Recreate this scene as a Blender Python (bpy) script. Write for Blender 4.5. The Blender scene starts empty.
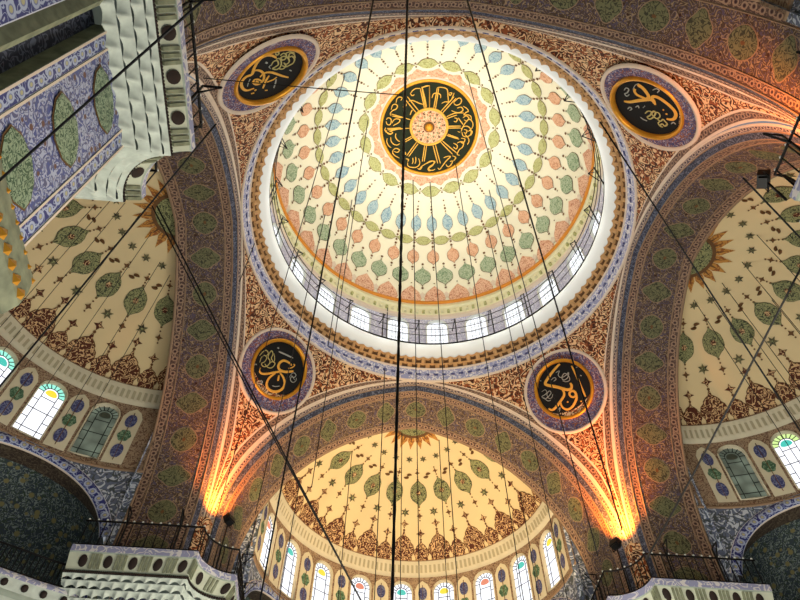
import bpy, math, random
from math import sin, cos, pi, sqrt, radians as R, acos, atan2, floor
from mathutils import Vector, Matrix
random.seed(7)
S = 8.0                       # metres per unit of the plan (half the dome square)
SC = bpy.context.scene
COL = SC.collection

# ------------------------------------------------------------------ node helpers
class X:
    def __init__(s, nt, k): s.nt, s.k = nt, k
    def _m(s, op, *a, clamp=False):
        n = s.nt.nodes.new('ShaderNodeMath'); n.operation = op; n.use_clamp = clamp
        for i, v in enumerate((s,) + a):
            if isinstance(v, X): s.nt.links.new(v.k, n.inputs[i])
            else: n.inputs[i].default_value = v
        return X(s.nt, n.outputs[0])
    def __add__(s, o): return s._m('ADD', o)
    def __sub__(s, o): return s._m('SUBTRACT', o)
    def __mul__(s, o): return s._m('MULTIPLY', o)
    def __truediv__(s, o): return s._m('DIVIDE', o)
    def abs(s): return s._m('ABSOLUTE')
    def frac(s): return s._m('FRACT')
    def sin(s): return s._m('SINE')
    def sqrt(s): return s._m('SQRT')
    def pp(s, v): return s._m('PINGPONG', v)
    def max(s, o): return s._m('MAXIMUM', o)
    def min(s, o): return s._m('MINIMUM', o)
    def pow(s, o): return s._m('POWER', o)
    def lt(s, lo, hi):        # 1 below lo, 0 above hi
        n = s.nt.nodes.new('ShaderNodeMapRange'); n.interpolation_type = 'SMOOTHSTEP'
        s.nt.links.new(s.k, n.inputs[0]); n.inputs[1].default_value = lo; n.inputs[2].default_value = hi
        n.inputs[3].default_value = 1; n.inputs[4].default_value = 0
        return X(s.nt, n.outputs[0])
class Mat:
    def __init__(s, name, rough=.7, metal=0.0, spec=.3):
        s.m = bpy.data.materials.new(name); s.m.use_nodes = True; s.nt = s.m.node_tree
        s.b = s.nt.nodes['Principled BSDF']; s.b.inputs['Roughness'].default_value = rough
        s.b.inputs['Metallic'].default_value = metal; s.b.inputs['Specular IOR Level'].default_value = spec
        s.tc = s.nt.nodes.new('ShaderNodeTexCoord')
    def obj(s): return s.tc.outputs['Object']
    def uv(s):
        n = s.nt.nodes.new('ShaderNodeSeparateXYZ'); s.nt.links.new(s.tc.outputs['UV'], n.inputs[0])
        return X(s.nt, n.outputs[0]), X(s.nt, n.outputs[1])
    def noise(s, vec, scale, detail=1.0, dist=0.0, off=None):
        if off is not None:
            a = s.nt.nodes.new('ShaderNodeVectorMath'); a.operation = 'ADD'; s.nt.links.new(vec, a.inputs[0]); a.inputs[1].default_value = (off,) * 3; vec = a.outputs[0]
        n = s.nt.nodes.new('ShaderNodeTexNoise'); s.nt.links.new(vec, n.inputs['Vector'])
        n.inputs['Scale'].default_value = scale; n.inputs['Detail'].default_value = detail; n.inputs['Distortion'].default_value = dist
        return X(s.nt, n.outputs[0])
    def voro(s, vec, scale, feature='F1', rand=1.0):
        n = s.nt.nodes.new('ShaderNodeTexVoronoi'); n.feature = feature; s.nt.links.new(vec, n.inputs['Vector'])
        n.inputs['Scale'].default_value = scale; n.inputs['Randomness'].default_value = rand
        return X(s.nt, n.outputs['Distance'])
    def mix(s, f, a, b):
        n = s.nt.nodes.new('ShaderNodeMix'); n.data_type = 'RGBA'
        if isinstance(f, X): s.nt.links.new(f.k, n.inputs[0])
        else: n.inputs[0].default_value = f
        for i, c in ((6, a), (7, b)):
            if isinstance(c, tuple): n.inputs[i].default_value = (*c, 1)
            else: s.nt.links.new(c, n.inputs[i])
        return n.outputs[2]
    def col(s, c):
        if isinstance(c, tuple): s.b.inputs['Base Color'].default_value = (*c, 1)
        else: s.nt.links.new(c, s.b.inputs['Base Color'])
        return s.m
def rgb(r, g, b):             # sRGB 0..255 -> linear
    f = lambda c: (c / 255 / 12.92) if c / 255 <= .04045 else ((c / 255 + .055) / 1.055) ** 2.4
    return (f(r), f(g), f(b))
def plain(name, c, var=.12, scale=2.0, rough=.7, metal=0.0):
    m = Mat(name, rough, metal); n = m.noise(m.obj(), scale, 3)
    k = tuple(max(0, v * (1 - 2 * var)) for v in c); h = tuple(min(1, v * (1 + var)) for v in c)
    return m.col(m.mix(n, k, h))
def curls(m, vec, scale, k, lo, hi, dist=.8, off=None):
    """tangled scroll lines: level lines of a warped noise"""
    return (m.noise(vec, scale, .6, dist, off) * k).pp(1.0).lt(lo, hi)
def scroll(name, ground, line, scale=3.0, k=11., lo=.38, hi=.52, second=None, k2=9., rough=.7, spots=None, dist=.8):
    m = Mat(name, rough)
    c = m.mix(curls(m, m.obj(), scale, k, lo, hi, dist), ground, line)
    if second: c = m.mix(curls(m, m.obj(), scale * 1.15, k2, .2, .32, dist, 31.7), c, second)
    if spots:
        sc, r, cc = spots
        c = m.mix(m.voro(m.obj(), sc).lt(r, r * 1.35), c, cc)
    return m.col(c)
def vine(name, ground, line, flower, core=None, edge=None, rough=.6):
    """running border: a wavy stem with a ring of petals in every bend; u along in band widths, v across"""
    m = Mat(name, rough); u, v = m.uv()
    w = (u * pi).sin() * .26 + .5
    stem = (v - w).abs().lt(.035, .075)
    cx = (u + .5).frac() - .5
    side = ((u + .5)._m('FLOOR') * pi + pi / 2).sin() * -.2
    d = ((cx * cx) + (v - .5 + side * 0.3) * (v - .5 + side * .3)).sqrt()
    ring = (d - .27).abs().lt(.05, .1); dot = d.lt(.11, .17); body = d.lt(.24, .28)
    c = m.mix(curls(m, m.obj(), 6.0, 9., .14, .25), ground, line)
    c = m.mix(stem, c, line); c = m.mix(body, c, flower); c = m.mix(ring, c, line)
    c = m.mix(dot, c, core or ground)
    e = (v - .5).abs()
    if edge: c = m.mix((e - .475).abs().lt(.02, .03), c, edge)
    return m.col(c)

M = {}
M['dome'] = plain('dome_cream_plaster', rgb(240, 234, 206), .05, .8)
M['semi'] = plain('semidome_ochre_plaster', rgb(234, 212, 162), .06, .7)
M['gold'] = plain('gilding', rgb(226, 160, 50), .15, 5, .35, .55)
M['goldflat'] = plain('gold_paint', rgb(232, 176, 70), .12, 6, .5, .1)
M['palegold'] = plain('pale_gold_paint', rgb(186, 176, 110), .12, 6, .6)
M['greypaint'] = plain('grey_white_paint', rgb(165, 170, 160), .12, 6, .6)
M['black'] = plain('black_lacquer', rgb(10, 14, 14), .2, 3, .75)
M['green_field'] = plain('dark_green_field', rgb(28, 36, 12), .25, 2, .8)
M['iron'] = plain('black_iron', rgb(18, 17, 16), .2, 6, .5, .3)
M['orangeline'] = plain('orange_gilt_line', rgb(222, 140, 40), .1, 2, .5)
M['whiteline'] = plain('cream_line', rgb(226, 208, 186), .08, 3)
M['brownline'] = plain('brown_outline', rgb(120, 88, 52), .15, 4)
M['wall_cream'] = plain('cream_plaster', rgb(224, 216, 186), .1, 1.5)
M['stone'] = plain('grey_green_stone', rgb(168, 178, 162), .25, 2.5, .7)
M['olive_stone'] = plain('olive_stone', rgb(140, 144, 116), .4, 5, .7)
M['dark'] = plain('dark_hollow', rgb(46, 34, 28), .3, 4)
M['stone_light'] = plain('pale_stone', rgb(204, 212, 198), .2, 5)
M['pale_stone2'] = plain('frieze_stone', rgb(200, 204, 180), .15, 2)
M['white_plaster'] = plain('white_plaster', rgb(226, 228, 220), .05, 1)
def filigree(name, base, line, scale=7., k=8.):
    m = Mat(name); return m.col(m.mix(curls(m, m.obj(), scale, k, .28, .42), base, line))
M['f_green'] = filigree('green_filigree', rgb(172, 184, 154), rgb(108, 134, 100), 7)
M['f_orange'] = filigree('salmon_filigree', rgb(222, 178, 144), rgb(198, 142, 108), 5)
M['f_pink'] = filigree('pink_filigree', rgb(226, 184, 154), rgb(186, 122, 94), 6)
M['f_olive'] = filigree('olive_filigree', rgb(188, 188, 130), rgb(158, 156, 96), 5)
M['f_blue'] = filigree('blue_filigree', rgb(172, 194, 196), rgb(128, 158, 172), 5)
M['f_semigreen'] = filigree('grey_green_filigree', rgb(150, 152, 104), rgb(60, 66, 46), 6, 10)
M['f_cart'] = filigree('russet_filigree', rgb(84, 40, 24), rgb(216, 180, 130), 5, 9)
M['f_star'] = filigree('dark_star_paint', rgb(112, 106, 72), rgb(62, 60, 44), 5)
M['f_petal'] = filigree('ochre_petal', rgb(196, 140, 66), rgb(150, 92, 44), 4)
M['f_swirl'] = plain('umber_paint_and_niche_shade', rgb(112, 78, 44), .15, 4)
M['f_panelblue'] = filigree('panel_blue', rgb(62, 66, 116), rgb(120, 128, 160), 7)
M['f_panelgreen'] = filigree('panel_green', rgb(66, 100, 76), rgb(130, 160, 130), 7)
M['pend'] = scroll('pendentive_scroll', rgb(72, 32, 16), rgb(232, 194, 146), 3.5, 12., .43, .57, rgb(146, 76, 36), 7., dist=.4)
M['soffit'] = scroll('soffit_scroll', rgb(78, 60, 46), rgb(152, 130, 102), 4.6, 11., .24, .38, rgb(84, 74, 92), 10., spots=(2.2, .10, rgb(60, 30, 20)))
M['soffit_green'] = scroll('soffit_medallion', rgb(112, 112, 78), rgb(58, 58, 42), 6., 9., .30, .44)
M['soffit_line'] = plain('soffit_line', rgb(152, 126, 100), .1, 3)
M['vine_rose'] = vine('rose_vine_border', rgb(84, 62, 54), rgb(160, 132, 108), rgb(108, 84, 76), rgb(60, 36, 34), rgb(180, 150, 120))
M['vine_grey'] = vine('grey_vine_border', rgb(96, 84, 88), rgb(184, 164, 146), rgb(92, 80, 94), rgb(64, 44, 46), rgb(206, 184, 160))
M['blueband'] = scroll('blue_band', rgb(52, 56, 72), rgb(104, 110, 128), 6., 9., .26, .4)
M['vine_blue'] = vine('blue_tile_border', rgb(38, 46, 116), rgb(172, 182, 206), rgb(104, 112, 164), rgb(180, 174, 130), rgb(214, 218, 230), .35)
M['tile'] = scroll('iznik_tile', rgb(172, 178, 200), rgb(72, 82, 142), 6.0, 10., .34, .5, rgb(88, 88, 124), 10., .4, spots=(4.2, .17, rgb(104, 68, 54)))
M['tile_green'] = scroll('iznik_green', rgb(142, 160, 130), rgb(52, 82, 54), 12., 9., .40, .55, rough=.4)
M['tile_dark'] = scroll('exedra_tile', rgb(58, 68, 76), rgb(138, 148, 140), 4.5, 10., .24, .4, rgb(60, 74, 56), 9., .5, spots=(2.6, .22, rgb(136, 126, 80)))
M['spandrel'] = scroll('spandrel_tile', rgb(98, 108, 132), rgb(196, 204, 214), 2.6, 10., .3, .42, rgb(70, 80, 84), 8., .5)
M['ring_tile'] = scroll('roundel_border_tile', rgb(80, 78, 122), rgb(176, 170, 186), 5., 9., .24, .38, rgb(150, 96, 76), 9.)
M['drum_tile'] = scroll('drum_tile', rgb(184, 182, 206), rgb(226, 226, 236), 5., 8., .3, .45)
M['cornice_blue'] = scroll('cornice_band', rgb(150, 152, 182), rgb(216, 212, 210), 4., 8., .3, .42)
M['mosaic_red'] = scroll('window_surround', rgb(164, 142, 116), rgb(112, 84, 68), 6., 9., .3, .42)
M['ledge'] = plain('ledge_plaster', rgb(214, 206, 178), .08, 2)
M['ledge_groove'] = plain('ledge_groove', rgb(176, 168, 138), .1, 2)
M['mosaic_dark'] = scroll('dark_arch_soffit', rgb(60, 48, 40), rgb(96, 84, 66), 5., 9., .3, .42)
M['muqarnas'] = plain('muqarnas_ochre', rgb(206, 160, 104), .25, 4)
M['dome_pink_band'] = scroll('pink_band', rgb(232, 190, 150), rgb(206, 132, 92), 5., 9., .3, .45)
M['cream_band'] = plain('cream_cornice', rgb(232, 226, 184), .08, 2)
def glow(name, c, st, var=0):
    m = Mat(name, .3); m.b.inputs['Base Color'].default_value = (.04, .04, .04, 1)
    m.b.inputs['Emission Color'].default_value = (*c, 1); m.b.inputs['Emission Strength'].default_value = st
    if var:
        n = m.voro(m.obj(), 2.2).lt(.0, .9); m.nt.links.new(m.mix(n, tuple(v * (1 - var) for v in c), c), m.b.inputs['Emission Color'])
    return m.m
M['pane'] = glow('daylit_pane', rgb(246, 248, 255), 1.25)
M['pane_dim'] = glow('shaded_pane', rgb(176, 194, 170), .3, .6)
M['pane_cyan'] = glow('daylit_cyan_glass', rgb(150, 236, 214), 1.1)
M['pane_lime'] = glow('daylit_lime_glass', rgb(206, 236, 150), 1.1)
M['g_yellow'] = glow('yellow_glass', rgb(250, 226, 60), .95)
M['g_teal'] = glow('teal_glass', rgb(70, 206, 190), .9)
M['g_red'] = glow('red_glass', rgb(236, 140, 110), .9)
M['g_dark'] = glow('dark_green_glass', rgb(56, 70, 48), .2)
M['lamp'] = glow('lamp_lens', (1, .62, .25), 8)
M['bulb'] = glow('bulb', (1, .93, .78), 6)

# ------------------------------------------------------------------ mesh helpers
class B:
    def __init__(s): s.v, s.f, s.mi, s.uv, s.ms = [], [], [], [], []
    def mat(s, k):
        if k not in s.ms: s.ms.append(k)
        return s.ms.index(k)
    def vert(s, p): s.v.append((p[0] * S, p[1] * S, p[2] * S)); return len(s.v) - 1
    def face(s, idx, k, uv=None):
        s.f.append(tuple(idx)); s.mi.append(s.mat(k)); s.uv.append(uv or [(0, 0)] * len(idx))
    def poly(s, pts, k): s.face([s.vert(p) for p in pts], k)
    def grid(s, rows, matf, uvf=None, closed=False):
        """rows of points; matf(i,j) material of the quad; uvf(i,j) uv at a grid node"""
        ix = [[s.vert(p) for p in r] for r in rows]; n = len(rows[0])
        for i in range(len(rows) - 1):
            for j in range(n if closed else n - 1):
                j2 = (j + 1) % n
                k = matf if isinstance(matf, str) else matf(i, j)
                if k is None: continue
                uv = [uvf(i, j), uvf(i, j + 1), uvf(i + 1, j + 1), uvf(i + 1, j)] if uvf else None
                s.face((ix[i][j], ix[i][j2], ix[i + 1][j2], ix[i + 1][j]), k, uv)
    def fan(s, c, loop, k, mid=.55):
        """filled outline with an inner loop, so it follows a curved surface; loop and c are points"""
        a = [s.vert(p) for p in loop]; ci = s.vert(c); n = len(a)
        for i in range(n): s.face((a[i], a[(i + 1) % n], ci), k)
    def box(s, c, x, y, z, k):
        c, x, y, z = map(Vector, (c, x, y, z)); q = []
        for a in (-1, 1):
            for b in (-1, 1):
                for d in (-1, 1): q.append(s.vert(c + x * a + y * b + z * d))
        for f in ((0, 1, 3, 2), (4, 6, 7, 5), (0, 4, 5, 1), (2, 3, 7, 6), (0, 2, 6, 4), (1, 5, 7, 3)): s.face([q[i] for i in f], k)
    def tube(s, pts, r, k, n=6, closed=False, cap=True):
        pts = [Vector(p) for p in pts]; N = len(pts); rings = []
        up = Vector((0, 0, 1))
        for i, p in enumerate(pts):
            t = (pts[(i + 1) % N] if (closed or i < N - 1) else p) - (pts[i - 1] if (closed or i > 0) else p)
            t.normalize(); a = t.cross(up if abs(t.z) < .95 else Vector((1, 0, 0))).normalized(); b = a.cross(t)
            rr = r[i] if isinstance(r, (list, tuple)) else r
            rings.append([s.vert(p + (a * cos(2 * pi * j / n) + b * sin(2 * pi * j / n)) * rr) for j in range(n)])
        for i in range(N if closed else N - 1):
            A, Q = rings[i], rings[(i + 1) % N]
            for j in range(n): s.face((A[j], A[(j + 1) % n], Q[(j + 1) % n], Q[j]), k)
        if cap and not closed: s.face(rings[0][::-1], k); s.face(rings[-1], k)
    def ball(s, c, r, k, n=8, m=5, sq=(1, 1, 1)):
        rows = [[(c[0] + r * sq[0] * sin(pi * i / m) * cos(2 * pi * j / n), c[1] + r * sq[1] * sin(pi * i / m) * sin(2 * pi * j / n), c[2] + r * sq[2] * cos(pi * i / m)) for j in range(n)] for i in range(m + 1)]
        s.grid(rows, k, closed=True)
    def build(s, name, parent=None, smooth=True, loc=None):
        me = bpy.data.meshes.new(name)
        vs = s.v
        if loc is not None:
            L = (loc[0] * S, loc[1] * S, loc[2] * S); vs = [(a - L[0], b - L[1], c - L[2]) for a, b, c in s.v]
        me.from_pydata(vs, [], s.f)
        for k in s.ms: me.materials.append(M[k])
        me.polygons.foreach_set('material_index', s.mi)
        me.polygons.foreach_set('use_smooth', [smooth] * len(s.f))
        ul = me.uv_layers.new(name='UVMap'); flat = [c for f in s.uv for q in f for c in q]
        ul.data.foreach_set('uv', flat); me.validate(); me.update()
        o = bpy.data.objects.new(name, me); COL.objects.link(o)
        if loc is not None: o.location = L
        if parent is not None:
            o.parent = parent
            base = Vector((0, 0, 0)); q = parent
            while q is not None: base += Vector(q.location); q = q.parent
            o.location = (Vector(L) if loc is not None else Vector((0, 0, 0))) - base
        return o
def thing(name, label=None, cat=None, loc=(0, 0, 0), group=None):
    o = bpy.data.objects.new(name, None); COL.objects.link(o); o.location = Vector(loc) * S; o.empty_display_size = .2
    if label: o['label'] = label; o['category'] = cat
    if group: o['group'] = group
    return o
def tag(o, label, cat, group=None, kind=None):
    o['label'] = label; o['category'] = cat
    if group: o['group'] = group
    if kind: o['kind'] = kind
    return o
def struct(o, label, cat): return tag(o, label, cat, kind='structure')
# ------------------------------------------------------------------ traced inscriptions (width, paint, points in roundel radii) and cable runs
STROKES_BL=[(0.075,'g',"0.294,0.371 0.121,0.378 -0.041,0.313 -0.1,0.175 -0.06,0.045 0.068,0.005 0.242,0.071 0.396,0.197 0.455,0.259"),(0.06,'g',"-0.566,-0.344 -0.517,-0.445 -0.387,-0.455 -0.223,-0.337 -0.061,-0.167 0.163,0.028 0.396,0.197"),(0.075,'g',"-0.024,-0.167 -0.102,-0.4 -0.076,-0.596 0.045,-0.705 0.238,-0.699 0.406,-0.582 0.483,-0.41 0.443,-0.241 0.29,-0.119 0.105,-0.074"),(0.06,'g',"0.122,-0.154 0.167,-0.241 0.199,-0.322"),(0.045,'s',"-0.355,0.449 -0.1,0.519 0.187,0.59"),(0.07,'s',"-0.468,0.519 -0.408,0.538"),(0.035,'g',"0.246,0.215 0.34,0.31 0.382,0.435 0.316,0.441"),(0.03,'p',"-0.672,-0.225 -0.723,-0.066 -0.673,0.058 -0.565,0.032 -0.55,-0.102 -0.603,-0.221 -0.476,-0.245 -0.382,-0.111 -0.417,0.029 -0.538,0.072 -0.582,0.205 -0.566,0.318 -0.463,0.261 -0.428,0.12 -0.293,0.087 -0.341,0.198 -0.456,0.3"),(0.03,'p',"-0.81,-0.065 -0.79,0.116 -0.724,0.219 -0.61,0.184 -0.617,0.079"),(0.03,'p',"-0.511,-0.153 -0.343,-0.181 -0.226,-0.096 -0.22,0.061 -0.34,0.053 -0.38,-0.057"),(0.025,'s',"0.128,-0.556 0.239,-0.51 0.35,-0.412"),(0.03,'s',"-0.296,-0.713 -0.284,-0.653 -0.221,-0.66 -0.227,-0.728 -0.283,-0.73"),(0.025,'s',"-0.763,-0.403 -0.753,-0.343 -0.701,-0.345"),(0.025,'s',"0.466,0.006 0.459,0.155 0.524,0.229 0.62,0.204 0.604,0.105 0.518,0.077 0.538,-0.029 0.66,-0.049 0.723,0.049 0.683,0.142"),(0.025,'s',"0.475,0.113 0.673,0.054")]
STROKES_BR=[(0.085,'g',"0.293,0.784 0.158,0.752 -0.019,0.693 -0.244,0.597 -0.458,0.475 -0.43,0.384 -0.306,0.278 -0.151,0.15 -0.016,0.014 0.117,-0.089 0.226,-0.099 0.284,-0.019 0.283,0.068"),(0.075,'g',"-0.062,0.046 -0.048,-0.086 -0.11,-0.195 -0.266,-0.277 -0.44,-0.357 -0.598,-0.408 -0.705,-0.402 -0.774,-0.316"),(0.06,'g',"0.601,0.533 0.593,0.331 0.575,0.08 0.536,-0.206 0.522,-0.394 0.504,-0.554"),(0.07,'g',"0.244,-0.354 0.164,-0.384 0.087,-0.319 0.087,-0.22 0.168,-0.178 0.251,-0.211 0.276,-0.298 0.233,-0.439 0.122,-0.544 -0.04,-0.628 -0.199,-0.642 -0.301,-0.564 -0.339,-0.44 -0.305,-0.336"),(0.08,'g',"-0.11,-0.409 -0.075,-0.446"),(0.08,'g',"0.292,-0.598 0.327,-0.635"),(0.05,'s',"0.695,0.124 0.737,0.089"),(0.045,'s',"-0.569,0.631 -0.542,0.597"),(0.025,'s',"0.038,0.598 0.164,0.591 0.061,0.49 0.104,0.372 0.254,0.352 0.405,0.392 0.3,0.264 0.147,0.255 0.129,0.358 0.27,0.437 0.351,0.298 0.317,0.161 0.183,0.172 0.099,0.25"),(0.022,'s',"-0.701,0.279 -0.567,0.282 -0.562,0.173 -0.679,0.142 -0.782,0.135 -0.713,0.023 -0.574,0.036 -0.445,0.091 -0.46,0.18 -0.59,0.125 -0.597,-0.026 -0.493,-0.051 -0.414,0.031"),(0.022,'s',"-0.745,0.084 -0.672,-0.079 -0.558,-0.109"),(0.022,'s',"-0.533,-0.522 -0.406,-0.466 -0.497,-0.571"),(0.025,'s',"0.642,0.416 0.765,0.409"),(0.022,'s',"-0.233,0.465 -0.093,0.482 -0.071,0.406 -0.18,0.385")]
STROKES_TL=[(0.075,'g',"-0.498,-0.363 -0.499,-0.533 -0.439,-0.671 -0.324,-0.744 -0.158,-0.729 0.008,-0.658 0.172,-0.557 0.289,-0.636 0.42,-0.637 0.551,-0.552 0.642,-0.38 0.64,-0.223 0.513,-0.094"),(0.06,'g',"0.167,-0.574 0.078,-0.592 0.013,-0.524 -0,-0.373 0.059,-0.208 0.192,-0.079 0.321,-0.066 0.386,-0.146 0.369,-0.278 0.29,-0.331 0.237,-0.253 0.242,-0.108"),(0.06,'g',"0.152,-0.26 0.004,-0.247 -0.082,-0.102 -0.109,0.117 -0.125,0.356 -0.158,0.568"),(0.06,'g',"0.011,-0.043 0.121,-0.013 0.261,0.062 0.408,0.156"),(0.05,'g',"-0.036,0.217 0.066,0.2 0.147,0.137 0.207,0.086"),(0.04,'s',"0.28,0.466 0.144,0.369 0.016,0.255"),(0.1,'g',"0.304,-0.268 0.318,-0.144"),(0.1,'g',"0.574,-0.013 0.519,0.011"),(0.07,'g',"0.693,-0.026 0.634,0.042"),(0.07,'g',"0.456,0.275 0.418,0.345"),(0.08,'s',"-0.266,-0.535 -0.268,-0.454"),(0.05,'s',"-0.361,0.354 -0.36,0.448"),(0.04,'p',"-0.263,-0.285 -0.379,-0.33 -0.44,-0.249 -0.362,-0.112 -0.273,-0.13 -0.2,-0.149 -0.221,-0.017 -0.33,0.009 -0.444,-0.085 -0.519,-0.252 -0.458,-0.333"),(0.04,'p',"-0.588,-0.519 -0.649,-0.501 -0.627,-0.407 -0.571,-0.414 -0.581,-0.511"),(0.04,'p',"-0.598,-0.316 -0.685,-0.298 -0.686,-0.174 -0.589,-0.086 -0.515,-0.134 -0.55,-0.24 -0.624,-0.193 -0.634,-0.046 -0.563,0.107 -0.466,0.098 -0.467,-0.031"),(0.04,'p',"-0.384,0.007 -0.392,0.158 -0.473,0.22 -0.572,0.26 -0.68,0.189 -0.723,0.036 -0.664,-0.038 -0.765,-0.114 -0.793,0.012 -0.724,0.165"),(0.04,'p',"-0.269,0.02 -0.302,0.14 -0.414,0.144 -0.465,0.003"),(0.035,'p',"-0.711,-0.237 -0.799,-0.157 -0.826,0.002"),(0.025,'s',"0.528,-0.345 0.395,-0.432 0.303,-0.476"),(0.02,'s',"-0.175,-0.211 -0.201,-0.304 -0.281,-0.307")]
STROKES_TR=[(0.09,'g',"0.276,-0.152 0.314,-0.245 0.445,-0.257 0.592,-0.232 0.71,-0.167 0.632,-0.179"),(0.07,'g',"0.625,-0.019 0.558,0.048 0.447,0.047 0.357,-0.039 0.267,-0.147"),(0.085,'g',"0.325,0.532 0.274,0.376 0.266,0.138 0.254,-0.069 0.232,-0.227 0.183,-0.28 0.065,-0.292"),(0.085,'g',"0.056,-0.286 0.166,-0.316 0.261,-0.318 0.294,-0.393 0.235,-0.493 0.114,-0.577 -0.053,-0.657 -0.213,-0.697 -0.343,-0.672 -0.446,-0.565 -0.461,-0.454 -0.42,-0.356"),(0.08,'g',"-0.121,-0.408 -0.154,-0.425"),(0.08,'g',"-0.259,-0.418 -0.294,-0.451"),(0.03,'s',"0.65,0.317 0.701,0.22 0.643,0.175 0.559,0.279 0.54,0.375 0.462,0.352 0.502,0.238"),(0.03,'s',"0.48,-0.469 0.497,-0.582 0.439,-0.636 0.384,-0.546"),(0.03,'s',"0.081,0.576 0.123,0.474 0.059,0.456 0.024,0.538"),(0.03,'s',"0.091,0.307 0.113,0.211 0.042,0.231"),(0.03,'s',"0.033,0.102 0.083,0.004"),(0.04,'p',"-0.148,0.148 -0.095,0.029 -0.134,-0.051 -0.228,0.039 -0.271,0.161 -0.344,0.124 -0.301,-0.011 -0.2,-0.142 -0.126,-0.14 -0.19,-0.031 -0.306,-0.04 -0.366,-0.098 -0.312,-0.214 -0.208,-0.239 -0.168,-0.184"),(0.04,'p',"-0.391,-0.097 -0.46,-0.149 -0.416,-0.244 -0.494,-0.267 -0.581,-0.276 -0.63,-0.174 -0.549,-0.143 -0.585,-0.052 -0.507,-0.042 -0.451,-0.155"),(0.04,'p',"-0.608,-0.038 -0.654,-0.105"),(0.03,'s',"-0.237,0.358 -0.322,0.313 -0.386,0.232"),(0.03,'s',"-0.59,-0.394 -0.554,-0.481 -0.619,-0.512"),(0.02,'s',"0.617,0.057 0.72,-0.08 0.747,-0.213")]
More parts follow.
